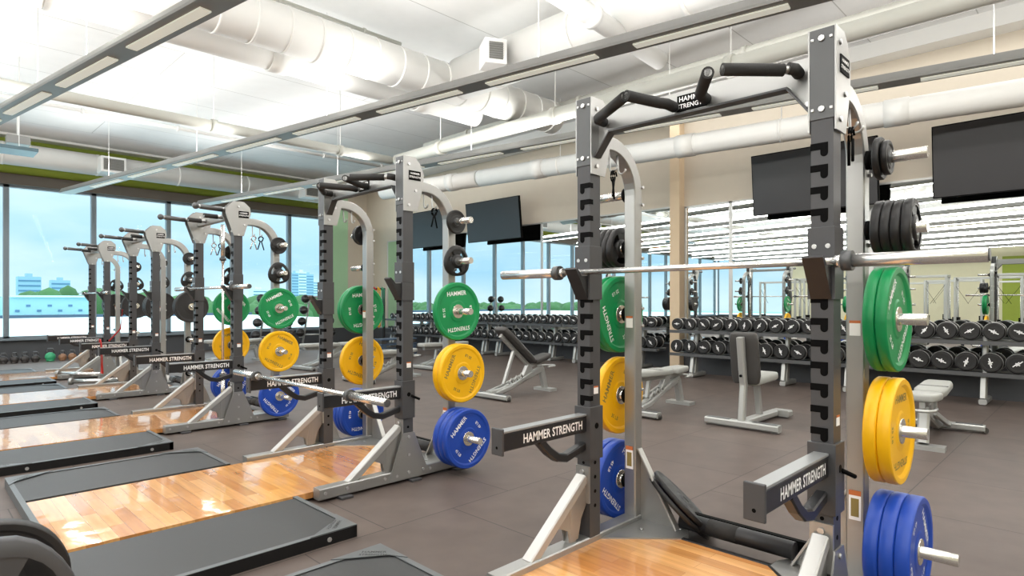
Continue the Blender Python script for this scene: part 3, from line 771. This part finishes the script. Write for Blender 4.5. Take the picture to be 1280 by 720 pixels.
def grip_mesh(r, t, m):
    b = MB(); h = t/2; n = 24
    def rr(i):
        a = 2*PI*i/n; return r*(1 - .045*(1-math.cos(3*a)))
    rings = []
    ri = r*.74; rh = r*.44
    for (f, hh) in ((lambda i: ri, -h), (lambda i: rr(i)-.006, -h), (rr, -h+.006), (rr, h-.006), (lambda i: rr(i)-.006, h), (lambda i: ri, h)):
        rings.append([(f(i)*math.cos(2*PI*i/n), hh, f(i)*math.sin(2*PI*i/n)) for i in range(n)])
    rings.append(rings[0])
    vs = [p for q in rings for p in q]
    b.add(vs, [(k*n+i, k*n+(i+1) % n, (k+1)*n+(i+1) % n, (k+1)*n+i) for k in range(len(rings)-1) for i in range(n)], m, True)
    b.lathe([(.026, -h-.002), (rh, -h), (rh, h), (.026, h+.002), (.026, -h-.002)], m, ax='y', n=24)
    for k in range(3):
        a0 = math.radians(120*k - 30); seg = 6; poly = []
        for i in range(seg+1):
            a = a0 + math.radians(60)*i/seg; poly.append((ri*1.02*math.cos(a), -h+.004, ri*1.02*math.sin(a)))
        for i in range(seg, -1, -1):
            a = a0 + math.radians(60)*i/seg; poly.append((rh*.97*math.cos(a), -h+.004, rh*.97*math.sin(a)))
        b.prism(poly, (0, t-.008, 0), m)
    return b
def make_grip(r=.125, t=.036):
    o = grip_mesh(r, t, 'black_iron').build('grip_plate')
    hb = MB(); hb.lathe([(.0252, -t/2-.003), (.034, -t/2-.003), (.034, t/2+.003), (.0252, t/2+.003), (.0252, -t/2-.003)], 'cap_grey', ax='y', n=20); hb.build('hub', o)
    return o
def make_small(r, t):
    b = MB(); h = t/2
    b.lathe([(.030, -h), (.045, -h), (.05, -h+.006), (r-.02, -h+.006), (r-.014, -h), (r-.004, -h), (r, -h+.004), (r, h-.004), (r-.004, h), (r-.014, h), (r-.02, h-.006), (.05, h-.006), (.045, h), (.030, h)], 'black_iron', ax='y', n=36)
    o = b.build('iron_plate'); hb = MB(); hb.lathe([(.0252, -h-.002), (.031, -h-.002), (.031, h+.002), (.0252, h+.002), (.0252, -h-.002)], 'cap_grey', ax='y', n=18); hb.build('hub', o)
    return o
TG, TY, TB, TK, TGR, TS = .044, .050, .055, .064, .036, .026
PRO = {'green': (Proto(make_bumper('rubber_green', TG, 'white_print', '25 LB')), TG), 'yellow': (Proto(make_bumper('rubber_yellow', TY, 'grey_print', '35 LB')), TY),
       'blue': (Proto(make_bumper('rubber_blue', TB, 'white_print', '45 LB')), TB), 'black': (Proto(make_black_bumper()), TK), 'grip': (Proto(make_grip()), TGR),
       'small': (Proto(make_small(.092, TS)), TS), 'tiny': (Proto(make_small(.074, TS)), TS)}
PEGZ = {'blue': .277, 'yellow': .77, 'green': 1.245, 'black': 1.245, 'grip': 1.632, 'small': 1.94, 'tiny': 1.94}
rnd = random.Random(11)
def load(i, s, stack):
    """stack: list of (kind, n)"""
    at = {}; tot = {}
    for kind, n in stack:
        z = PEGZ[kind]; key = z
        for k in range(n):
            pr, t = PRO[kind]; o = pr.get(); off = at.get(key, .660); at[key] = off + t + .001
            o.location = (RX[i]+.42, RY[i]+s*(off+t/2), z - (.0 if kind in ('blue', 'x') else .0))
            o.rotation_euler = (0, rnd.uniform(-1.2, 1.2) if kind != 'grip' else rnd.uniform(-.2, .2)+PI/6, 0)
            side = 'near' if s < 0 else 'far'
            nm = {'grip': 'black three-slot grip plate', 'small': 'small black iron plate', 'tiny': 'smallest black iron plate', 'black': 'large black bumper plate'}.get(kind, kind + ' bumper plate')
            if n == 1: pre = ''
            elif k == n-1: pre = 'outermost '
            elif k == 0: pre = 'innermost '
            else: pre = ORD[k] + ' '
            tag(o, '%s%s on the %s side of the %s rack' % (pre, nm, side, RN[i]), 'weight plate',
                {'green': 'green bumper plates', 'yellow': 'yellow bumper plates', 'blue': 'blue bumper plates', 'black': 'black bumper plates', 'grip': 'black grip plates'}.get(kind, 'small black plates'))
load(0, -1, [('blue', 3), ('yellow', 2), ('green', 2), ('grip', 4), ('small', 1), ('tiny', 1)])
load(0, 1, [('blue', 2), ('yellow', 1), ('green', 2), ('grip', 4)])
load(1, -1, [('blue', 3), ('yellow', 2), ('green', 1), ('grip', 1), ('small', 1)])
load(1, 1, [('blue', 3), ('yellow', 1), ('green', 2), ('small', 2)])
load(2, -1, [('blue', 1), ('yellow', 1), ('green', 1), ('grip', 1), ('small', 1)])
load(2, 1, [('blue', 2), ('yellow', 1), ('green', 1), ('grip', 1), ('small', 1)])
load(3, -1, [('black', 2), ('grip', 1), ('small', 1)])
load(3, 1, [('black', 3), ('grip', 2), ('small', 1)])
load(4, -1, [('black', 1), ('grip', 2), ('small', 1)])
load(4, 1, [('black', 2), ('grip', 2)])

# two thin black plates leaning on the rear gusset of the nearest rack
b = MB(); b.lathe([(.026, -.014), (.05, -.016), (.06, -.008), (.20, -.008), (.21, -.014), (.222, -.012), (.222, .012), (.21, .014), (.20, .008), (.06, .008), (.05, .016), (.026, .014), (.026, -.014)], 'black_iron', ax='y', n=44)
lean = b.build('iron_plate'); hb = MB(); hb.lathe([(.0255, -.018), (.04, -.018), (.04, .018), (.0255, .018), (.0255, -.018)], 'cap_grey', ax='y', n=18); hb.build('hub', lean)
LP = Proto(lean)
for k in range(2):
    o = LP.get(); nv = Vector((-.424, .541, -.708)).normalized(); o.location = Vector((3.12, 1.745, .162)) - nv*.034*k
    o.rotation_euler = nv.to_track_quat('Y', 'Z').to_euler()
    tag(o, ['inner of two thin black plates leaning on the nearest rack\'s rear gusset', 'outer of two thin black plates leaning on the nearest rack\'s rear gusset'][k], 'weight plate', 'leaning black plates')

# ------------------------------------------------------------------ barbells
def make_barbell(L_=2.25):
    o = empty('barbell'); h = L_/2; s0 = h-.43
    MB().tube([(0, -s0, 0), (0, s0, 0)], .0142, 'chrome', n=16).build('shaft', o)
    for s in (-1, 1):
        b = MB(); b.tube([(0, s*s0, 0), (0, s*h, 0)], .025, 'chrome', n=24); b.tube([(0, s*(h-.001), 0), (0, s*(h+.004), 0)], .021, 'cap_grey', n=20); b.build('sleeve', o)
        c = MB(); c.tube([(0, s*(s0-.005), 0), (0, s*(s0+.03), 0)], .038, 'cap_grey', n=20); c.tube([(0, s*(s0-.03), 0), (0, s*(s0-.005), 0)], .024, 'chrome', n=16); c.build('collar', o)
    return o
BP = Proto(make_barbell())
def bar(loc, label, rot=(0, 0, 0)):
    o = BP.get(); o.location = loc; o.rotation_euler = rot; tag(o, label, 'barbell', 'steel barbells')
bar((RX[0]-.085, 1.41, 1.473), 'steel barbell resting in the bar hooks of the nearest rack')
bar((RX[1]-.63, 4.13, .728), 'steel barbell lying across the safety arms of the second rack')
bar((RX[2]-.085, RY[2], 1.473), 'steel barbell resting in the bar hooks of the third rack')
bar((RX[4]-.085, RY[4], 1.473), 'steel barbell resting in the bar hooks of the farthest rack')
bar((2.80, 7.72, 1.13), 'steel barbell standing upright behind the third rack', (PI/2, 0, 0))
bar((2.85, 10.50, 1.13), 'steel barbell standing upright behind the fourth rack', (PI/2, 0, 0))

# spring collars hanging on the hooks
def make_clip(m):
    o = empty('spring_collar'); b = MB()
    pts = []
    for i in range(33):
        t = i/32*4*PI; pts.append((.027*math.cos(t), -.01+.02*i/32, -.027+.027*math.sin(t)))
    b.tube(pts, .0045, m, n=8); b.build('spring', o)
    for s in (-1, 1): MB().tube([(s*.012, s*.008, -.05), (s*.045, s*.01, -.145)], .006, m, n=8).build('grip', o)
    return o
CS, CK = Proto(make_clip('chrome')), Proto(make_clip('black'))
def clip(pr, loc, rz, label):
    o = pr.get(); o.location = loc; o.rotation_euler = (0, 0, rz); tag(o, label, 'collar', 'spring collars on the rack hooks')
clip(CK, (RX[0]+.16, RY[0]+.585-.045, 2.03), .3, 'black spring collar hanging at the far top of the nearest rack')
clip(CK, (RX[0]+.16, RY[0]-.63, 2.03), .2, 'black spring collar hanging at the near top of the nearest rack')
clip(CK, (RX[1]+.24, RY[1]-.63, 2.03), .2, 'black spring collar hanging at the near top of the second rack')
clip(CS, (RX[2]+.16, RY[2]-.63, 2.03), .2, 'silver spring collar at the near top of the third rack')
clip(CK, (RX[2]+.24, RY[2]-.63, 2.03), .2, 'black spring collar at the near top of the third rack')
clip(CS, (RX[2]+.16, RY[2]+.54, 2.03), .2, 'silver spring collar at the far top of the third rack')
clip(CK, (RX[2]+.24, RY[2]+.54, 2.03), .2, 'black spring collar at the far top of the third rack')
# red band on the fourth rack
b = MB(); x, y = RX[3]-.42, RY[3]+.585
b.tube([(x, y-.05, .68), (x-.01, y-.03, .75), (x, y+.03, .75), (x, y+.05, .68), (x+.02, y+.03, .25), (x+.02, y-.04, .25)], .012, 'red', n=8, closed=True)
b.tube([(x+.30, y+.06, 1.2), (x+.27, y+.06, .9), (x+.12, y+.06, .72)], .010, 'red', n=8)
tag(b.build('resistance_band'), 'red resistance band draped over an arm of the fourth rack', 'band')

# ================================================================== dumbbells and their racks
def make_db_rack(ln, legs):
    r = empty('dumbbell_rack')
    for z, nm in ((.40, 'shelf'), (.80, 'shelf')):
        s = MB(); s.sq([(.0, -ln/2, z), (.0, ln/2, z)], .05, .03, 'silver'); s.sq([(.26, -ln/2, z+.02), (.26, ln/2, z+.02)], .05, .03, 'silver')
        s.bx(-.05, .32, -ln/2, ln/2, z-.022, z-.012, 'dark_wall'); s.bx(-.06, -.045, -ln/2, ln/2, z-.03, z+.022, 'cap_grey'); s.build(nm, r)
    for y in legs:
        l = MB(); l.sq([(.12, y, .05), (.20, y, .44), (.24, y, .86)], .06, .11, 'bench_frame', up=(1, 0, 0), ch=.015)
        l.sq([(.0, y, .385), (.26, y, .385)], .07, .04, 'bench_frame'); l.sq([(.0, y, .785), (.26, y, .785)], .07, .04, 'bench_frame')
        l.sq([(.0, y, .09), (.06, y, .385)], .06, .05, 'bench_frame', up=(1, 0, 0))
        l.build('leg', r)
        f = MB(); f.sq([(-.02, y, .045), (.45, y, .045)], .085, .07, 'bench_frame', ch=.02); f.build('foot', r)
    return r
RL = 'two-tier silver dumbbell rack '
for x, y0, y1, legs, lb in ((9.70, 3.13, 5.60, (5.2, 3.65), RL + 'just right of the beige pillar'), (9.70, .60, 3.07, (2.75, 1.17), RL + 'at the right edge of the photo'),
                            (10.20, 6.15, 8.45, (6.6, 8.2), RL + 'first left of the pillar'), (10.20, 8.5, 10.8, (8.9, 10.6), RL + 'second left of the pillar'),
                            (10.20, 10.85, 13.1, (11.1, 12.8), RL + 'third left of the pillar'), (10.20, 13.15, 15.4, (13.4, 15.1), RL + 'nearest the far windows')):
    yc = (y0+y1)/2; o = make_db_rack(y1-y0, [q-yc for q in legs]); o.location = (x, yc, 0); tag(o, lb, 'rack', 'dumbbell racks')

def make_db():
    o = empty('dumbbell')
    MB().tube([(-.08, 0, 0), (.08, 0, 0)], .017, 'chrome', n=12).build('handle', o)
    for s in (-1, 1):
        b = MB(); a = .065*s; c = .165*s; q = (c-a)
        b.lathe([(.02, a), (.088, a), (.100, a+q*.10), (.102, a+q*.42), (.106, a+q*.44), (.106, a+q*.60), (.102, a+q*.62), (.100, a+q*.90), (.090, c), (.07, c), (.066, c-q*.04), (1e-3, c-q*.04)],
                'db_black', ax='x', n=24, mlist=['db_black', 'db_black', 'db_black', 'db_ring', 'db_ring', 'db_ring', 'db_black', 'db_black', 'db_black', 'db_black', 'db_black'])
        h = b.build('head', o)
        m = MB(); x = c - q*.03
        m.box((x, -.012, .010), (.004, .010, .075), 'white_print', (.65, 0, 0)); m.box((x, .014, -.004), (.004, .010, .075), 'white_print', (.65, 0, 0))
        m.box((x, 0, 0), (.004, .045, .010), 'white_print', (.45, 0, 0)); m.build('marking', h)
    return o
DB = Proto(make_db())
rd = random.Random(5)
def db_row(x, y_start, step, n, z, s0, s1, shelf, side):
    for k in range(n):
        o = DB.get(); sc = s0 + (s1-s0)*k/(n-1)
        o.scale = (sc, sc, sc); o.location = (x, y_start + step*k, z + .1065*sc)
        o.rotation_euler = (rd.uniform(-3.1, 3.1), 0, rd.uniform(-.04, .04))
        tag(o, 'black round dumbbell, %s from the beige pillar on the %s shelf %s of it' % (ordinal(k+1), shelf, side), 'dumbbell', 'dumbbells on the two-tier racks')
db_row(9.83, 5.47, -.245, 20, .823, .98, 1.12, 'upper', 'right')
db_row(9.83, 5.47, -.258, 19, .423, 1.08, 1.18, 'lower', 'right')
db_row(10.33, 6.30, .213, 42, .823, .92, .78, 'upper', 'left')
db_row(10.33, 6.30, .235, 38, .423, 1.06, .92, 'lower', 'left')

# ================================================================== benches
def pad(b, x0, x1, wd, th, m, R=None, o=(0, 0, 0), taper=1.0):
    pass
def soft_pad(name, parent, ln, w0, w1, th, m, base, ang, seam=None):
    """pad starting at base, running along +x then tilted up by ang; width w0 -> w1"""
    e = MB(); n = 6
    prof = []
    vs = []; 
    for i in range(n+1):
        x = ln*i/n; wd = (w0 + (w1-w0)*i/n)/2
        if i in (0, n): wd -= .02
        vs += [(x, -wd, 0), (x, wd, 0), (x, wd, th), (x, -wd, th)]
    fs = [(0, 1, 2, 3), tuple(4*n+q for q in (3, 2, 1, 0))]
    for i in range(n):
        for j in range(4):
            j2 = (j+1) % 4; fs.append((4*i+j, 4*(i+1)+j, 4*(i+1)+j2, 4*i+j2))
    R = Matrix.Rotation(-ang, 3, 'Y'); vs = [R @ Vector(v) + Vector(base) for v in vs]
    e.add(vs, fs, m, True)
    o = e.build(name, parent, bevel=th*.32, seg=3)
    o.modifiers['bevel'].angle_limit = math.radians(40)
    if seam:
        g = MB()
        for q in seam:
            wd = (w0+(w1-w0)*q)/2-.006
            g.sq([R @ Vector((ln*q, -wd, th+.0005)) + Vector(base), R @ Vector((ln*q, wd, th+.0005)) + Vector(base)], .008, .003, 'vinyl_dark', up=(0, 0, 1))
        g.build('seam', o)
    return o
def adjustable_bench(loc, rz, label, ang, pad_m='vinyl_grey', seat_up=0.0):
    """local x: from the wide foot (0) to the narrow foot (1.2); the back pad lies over the wide foot side"""
    r = empty('adjustable_bench', loc, rz); tag(r, label, 'bench', 'silver-framed gym benches')
    f = MB(); f.sq([(0, -.38, .05), (0, .38, .05)], .10, .065, 'bench_frame', ch=.02); f.bx(-.035, .035, -.36, -.14, .083, .087, 'cap_grey'); f.bx(-.035, .035, .14, .36, .083, .087, 'cap_grey'); f.build('wide_foot', r)
    for s in (-1, 1): MB().tube([(-.03, s*.34, .035), (.03+.0, s*.385, .035)], .03, 'vinyl_dark', n=14).build('wheel', r)
    f = MB(); f.sq([(0, 0, .07), (.25, 0, .085), (1.08, 0, .335)], .075, .085, 'bench_frame', ch=.02)
    f.sq([(.05, .09, .07), (.30, .09, .12), (.80, .05, .28)], .035, .05, 'bench_frame'); f.sq([(.05, -.09, .07), (.30, -.09, .12), (.80, -.05, .28)], .035, .05, 'bench_frame')
    f.build('spine_frame', r)
    f = MB(); f.sq([(1.06, 0, .33), (1.14, 0, .05)], .08, .09, 'bench_frame', up=(0, 1, 0), ch=.02); f.bx(1.08, 1.22, -.17, .17, 0, .04, 'bench_frame'); f.build('narrow_foot', r)
    g = MB(); g.tube([(1.10, -.10, .36), (1.22, -.10, .36)] + arc((1.22, 0, .36), .10, -90, 90, 8, 'xy') + [(1.10, .10, .36)], .014, 'bench_frame', n=10); g.build('handle', r)
    hx, hz = .80, .385
    c = MB(); c.sq([(.70, 0, .23), (hx, 0, hz)], .12, .06, 'bench_frame', up=(0, 1, 0))
    d = Vector((-math.cos(ang), 0, math.sin(ang)))
    nrm = Vector((math.sin(ang), 0, math.cos(ang)))
    a = Vector((hx, 0, hz)); c.sq([a, a + d*.74], .055, .05, 'bench_frame', up=(0, 1, 0))
    p2 = a + d*.40; foot = Vector((.28 if ang > .25 else .35, 0, .17))
    c.sq([p2, foot], .045, .045, 'bench_frame', up=(0, 1, 0))
    for q in (.30, .40, .50): c.tube([(q, -.09, .10+q*.28), (q+.04, -.09, .16+q*.28), (q+.07, -.09, .11+q*.28)], .012, 'bench_frame', n=8)
    c.sq([(hx, 0, hz), (1.18, 0, hz+.01+seat_up)], .055, .045, 'bench_frame', up=(0, 1, 0))
    c.build('back_support', r)
    # back pad: built along -x
    b0 = a + nrm*.03 + d*.02
    e = soft_pad('back_pad', r, .80, .27, .25, .075, pad_m, (0, 0, 0), 0, seam=(.35, .40))
    M = Matrix(((d.x, 0, nrm.x), (0, -1 if True else 1, 0), (d.z, 0, nrm.z)))
    e.matrix_local = Matrix.Translation(b0) @ M.to_4x4()
    st = math.atan2(.01+seat_up, .38)
    soft_pad('seat_pad', r, .36, .27, .20, .07, pad_m, (hx+.06, 0, hz+.03), st+.0)
    return r
def matte(l): return l
adjustable_bench((5.65, 6.02, 0), 0, 'silver adjustable bench with raised incline back, right of the second rack', .68, 'vinyl_dark', .07)
adjustable_bench((5.97, 3.97, 0), 0, 'silver bench lying flat, half hidden behind the nearest rack', .03)
adjustable_bench((7.62, 1.28, 0), PI + .06, 'silver flat bench with grey pads nearest the right edge of the photo', .02)
adjustable_bench((5.3, 8.75, 0), .1, 'silver bench seen behind the left plates of the second rack', .03)
adjustable_bench((5.5, 11.1, 0), .1, 'silver flat bench behind the third rack\'s near plates', .02)
adjustable_bench((7.2, 9.6, 0), .05, 'silver bench between the second rack and the dumbbells', .02)
adjustable_bench((4.6, 13.6, 0), .1, 'silver bench between the third and fourth racks, nearest the windows', .02)

r = empty('utility_bench', (6.17, 2.74, 0)); tag(r, 'silver upright bench seen from behind, between the nearest rack\'s posts', 'bench', 'silver-framed gym benches')
f = MB(); f.sq([(0, -.39, .05), (0, .39, .05)], .10, .07, 'bench_frame', ch=.02); f.bx(-.035, .035, -.37, -.12, .0855, .0895, 'cap_grey'); f.bx(-.035, .035, .12, .37, .0855, .0895, 'cap_grey'); f.build('wide_foot', r, bevel=.004)
f = MB(); f.sq([(0, 0, .07), (.05, 0, .45), (-.03, 0, .95)], .075, .07, 'bench_frame', up=(0, 1, 0), ch=.015)
for z in (.55, .80): f.tube([(-.03+.04*(.95-z), 0, z), (-.045+.04*(.95-z), 0, z)], .014, 'black', n=10)
f.build('back_post', r)
f = MB(); f.sq([(0, 0, .06), (.9, 0, .055)], .09, .07, 'bench_frame', ch=.02); f.sq([(.86, -.06, .055), (.98, -.06, .055)], .2, .07, 'bench_frame', ch=.02); f.sq([(.45, 0, .09), (.38, 0, .42)], .06, .06, 'bench_frame', up=(0, 1, 0)); f.build('base_frame', r)
e = soft_pad('back_pad', r, .55, .30, .30, .075, 'vinyl_dark', (0, 0, 0), 0)
d = Vector((-.14, 0, .99)).normalized(); nrm = Vector((.99, 0, .14)).normalized()
e.matrix_local = Matrix.Translation(Vector((.085, 0, .45))) @ Matrix(((d.x, 0, nrm.x), (0, -1, 0), (d.z, 0, nrm.z))).to_4x4()
soft_pad('seat_pad', r, .46, .22, .36, .085, 'vinyl_grey', (.12, 0, .43), .10)

# ================================================================== by the windows
def make_kettle(m):
    o = empty('kettlebell')
    b = MB(); n = 10
    prof = [(1e-3, 0), (.055, 0), (.075, .012)] + [(.088*math.cos(t), .085+.088*math.sin(t)) for t in [math.radians(a) for a in (-50, -25, 0, 25, 50, 70)]] + [(1e-3, .172)]
    b.lathe(prof, m, n=24); b.build('body', o)
    h = MB(); h.tube([(-.045, 0, .13), (-.056, 0, .20), (-.035, 0, .238), (.035, 0, .238), (.056, 0, .20), (.045, 0, .13)], .014, 'cap_grey', n=12); h.build('handle', o)
    return o
KP = {k: Proto(make_kettle(k)) for k in ('kettle_grey', 'kettle_green', 'kettle_brown', 'kettle_orange')}
kx = [1.42, 1.60, 1.78, 1.96, 2.14, 2.40, 2.62, 2.80, 3.0]
kk = ['kettle_grey']*5 + ['kettle_green', 'kettle_brown', 'kettle_brown', 'kettle_orange']
kn = ['leftmost grey kettlebell on the floor by the window wall', 'second grey kettlebell from the left on the floor by the window wall', 'third grey kettlebell from the left by the window wall',
      'fourth grey kettlebell from the left by the window wall', 'grey kettlebell just left of the green one', 'green kettlebell in the row by the window wall',
      'brown kettlebell next to the green one', 'brown kettlebell next to the orange one', 'orange kettlebell at the right end of the row by the window wall']
for x, k, l in zip(kx, kk, kn):
    o = KP[k].get(); s = 1.15 if k == 'kettle_green' else .92; o.scale = (s, s, s); o.location = (x, 16.75, 0); o.rotation_euler = (0, 0, rd.uniform(-.5, .5)); tag(o, l, 'kettlebell', 'kettlebells by the window wall')
def ball_tree(loc, rz, label, lb):
    r = empty('ball_rack', loc, rz); tag(r, label, 'rack', 'ball racks by the windows')
    f = MB()
    for s in (-1, 1): f.tube([(s*.36, 0, .03), (s*.14, 0, 1.45)], .028, 'bench_frame', n=12)
    f.tube([(-.14, 0, 1.45), (.14, 0, 1.45)], .028, 'bench_frame', n=12); f.tube([(-.30, 0, .4), (.30, 0, .4)], .02, 'bench_frame', n=12); f.build('frame', r)
    for s in (-1, 1): MB().sq([(s*.36, -.28, .03), (s*.36, .28, .03)], .06, .05, 'bench_frame').build('foot', r)
    for s in (-1, 1):
        for k in range(4):
            z = .36 + k*.31; x = s*(.36-.22*z/1.45)
            MB().tube([(x, -.02, z-.02), (x+s*.16, -.12, z-.02)], .012, 'bench_frame', n=8).build('cradle', r)
            c, sn = math.cos(rz), math.sin(rz); px_, py_ = x+s*.13, -.10
            b = MB(); b.ball((0, 0, 0), .115, 'rubber_black', n=20, k=12); b.lathe([(.1155, -.012), (.117, 0), (.1155, .012)], 'cap_grey', n=24); o = b.build('medicine_ball')
            o.location = (loc[0]+px_*c-py_*sn, loc[1]+px_*sn+py_*c, z+.11)
            tag(o, 'black medicine ball, %s, %s arm of the %s ball rack' % (['lowest', 'second from bottom', 'third from bottom', 'top'][k], 'left' if s < 0 else 'right', lb), 'ball', 'medicine balls')
ball_tree((6.9, 15.6, 0), -.2, 'silver A-frame ball rack by the windows behind the third rack\'s near post', 'left')
ball_tree((8.25, 15.9, 0), -.2, 'silver A-frame ball rack by the windows left of the second rack', 'right')
# landmine sleeves on the floor
for k, (a, b_) in enumerate((((1.95, 12.7), (2.42, 12.1)), ((1.90, 11.30), (2.45, 10.95)))):
    o = empty('landmine_base', (b_[0], b_[1], 0)); tag(o, ['steel landmine sleeve on the floor by the farthest platform', 'steel landmine sleeve on the floor by the fourth platform'][k], 'landmine', 'landmine sleeves')
    v = Vector((a[0]-b_[0], a[1]-b_[1], 0))
    MB().tube([(0, 0, .10), v+Vector((0, 0, .10))], .035, 'chrome', n=18).build('sleeve', o)
    d = v.normalized(); MB().tube([v+Vector((0, 0, .10)), v+d*.05+Vector((0, 0, .10))], .055, 'silver', n=18).build('end_ring', o)
    p = MB(); p.bx(-.14, .14, -.12, .12, 0, .02, 'silver'); p.box((0, 0, .06), (.08, .10, .1), 'silver'); p.build('base_plate', o)
# stacked aerobic steps and stretch rack in the corner
for k in range(4):
    o = empty('step_platform', (8.3, 12.1, .115*k)); tag(o, ['lowest', 'second', 'third', 'topmost'][k] + ' blue-grey aerobic step in the stack behind the second rack', 'step', 'stacked aerobic steps')
    MB().prism([(-.5, -.2, .075), (.5, -.2, .075), (.5, .2, .075), (-.5, .2, .075)], (0, 0, .035), 'step_blue').build('deck', o, bevel=.01)
    for s in (-1, 1): MB().bx(s*.42-.07, s*.42+.07, -.19, .19, 0, .075, 'vinyl_dark' if k % 2 else 'step_blue').build('riser', o, bevel=.008)
o = empty('stretch_rack', (9.3, 14.6, 0)); tag(o, 'dark stretching rack with hanging bands in the corner behind the second rack', 'rack')
f = MB()
for x in (-.35, .35): f.sq([(x, 0, 0), (x, 0, 1.7)], .06, .06, 'arm_black', up=(0, 1, 0))
f.sq([(-.38, 0, 1.67), (.38, 0, 1.67)], .06, .06, 'arm_black'); f.bx(-.5, .5, -.3, .3, 0, .04, 'arm_black'); f.build('frame', o)
for k, m_ in enumerate(('red', 'black', 'red', 'rubber_yellow', 'kettle_green')):
    b = MB(); x = -.26+k*.13; b.tube([(x, -.05, 1.66), (x, -.06, .65), (x+.03, -.05, .6), (x+.06, -.06, .65), (x+.06, -.05, 1.66), (x+.03, 0, 1.72)], .016, m_, n=8, closed=True)
    q = b.build('resistance_band'); q.location = o.location; tag(q, ['leftmost red', 'black', 'second red', 'yellow', 'green'][k] + ' resistance band hanging on the corner stretching rack', 'band', 'bands on the stretching rack')

# low plate stand in the near left corner
o = empty('plate_stand', (.22, 2.92, 0)); tag(o, 'low black plate stand at the bottom left corner', 'rack')
MB().bx(-.25, .25, -.35, .12, 0, .03, 'arm_black').build('base', o, bevel=.006)
MB().sq([(0, 0, .03), (0, 0, .40)], .07, .07, 'arm_black', up=(0, 1, 0)).build('post', o)
MB().tube([(0, -.03, .35), (0, -.50, .35)], .024, 'chrome', n=20).build('peg', o)
o = PRO['black'][0].get(); o.location = (.22, 2.70, .35); tag(o, 'rear black plate on the low stand at the bottom left corner', 'weight plate', 'plates on the low stand')
BG = grip_mesh(.225, .05, 'post_grey').build('grip_plate'); BG.location = (.22, 2.50, .35); BG.rotation_euler = (0, .5, 0)
tag(BG, 'front black slotted plate on the low stand at the bottom left corner', 'weight plate', 'plates on the low stand')
hb = MB(); hb.lathe([(.0255, -.03), (.05, -.03), (.05, .03), (.0255, .03), (.0255, -.03)], 'cap_grey', ax='y', n=24); hb.build('hub', BG)

# ================================================================== machines on the far left side, seen in the mirrors
def machine(loc, rz, label):
    r = empty('cable_machine', loc, rz); tag(r, label, 'machine', 'silver cable machines seen in the mirrors')
    f = MB()
    for x in (-.9, .9):
        for y in (-.25, .25): f.sq([(x, y, 0), (x, y, 2.15)], .07, .07, 'bench_frame', up=(0, 1, 0))
        f.sq([(x, -.28, 2.13), (x, .28, 2.13)], .07, .07, 'bench_frame'); f.sq([(x, -.45, .04), (x, .45, .04)], .08, .08, 'bench_frame')
    f.sq([(-.9, 0, 2.13), (.9, 0, 2.13)], .08, .08, 'bench_frame'); f.build('frame', r)
    for x in (-.9, .9):
        k = MB()
        for i in range(12): k.bx(x-.11, x+.11, -.08, .08, .12+i*.055, .17+i*.055, 'black')
        k.tube([(x-.06, 0, .1), (x-.06, 0, 2.1)], .01, 'chrome', n=8); k.tube([(x+.06, 0, .1), (x+.06, 0, 2.1)], .01, 'chrome', n=8); k.build('weight_stack', r)
    h = MB(); h.tube([(-.9, -.25, 1.9), (-.5, -.4, 1.25)], .006, 'black', n=6); h.tube([(.9, -.25, 1.9), (.5, -.4, 1.25)], .006, 'black', n=6); h.build('cable', r)
    soft_pad('seat_pad', r, .4, .3, .3, .08, 'vinyl_grey', (-.2, -.5, .45), 0); MB().sq([(0, -.5, 0), (0, -.5, .45)], .08, .08, 'bench_frame', up=(0, 1, 0)).build('seat_post', r)
    return r
for k, (x, y, rz, t) in enumerate(((-2.6, 1.6, PI/2, 'nearest the right edge of the mirror'), (-2.6, 4.6, PI/2, 'second from the right in the mirror'), (-2.7, 7.4, PI/2, 'third from the right in the mirror'),
                                  (-5.4, 3.0, PI/2, 'in the back row, right in the mirror'), (-5.4, 6.4, PI/2, 'in the back row, middle of the mirror'), (-5.4, 9.8, PI/2, 'in the back row, left in the mirror'), (-8.2, 1.2, PI/2, 'in the third row, right in the mirror'), (-8.2, 4.4, PI/2, 'in the third row, second from the right in the mirror'), (-8.2, 7.8, PI/2, 'in the third row, third from the right in the mirror'), (-11.0, 2.6, PI/2, 'in the last row, right in the mirror'), (-11.0, 6.0, PI/2, 'in the last row, left in the mirror'))):
    machine((x, y, 0), rz, 'silver cable machine %s' % t)
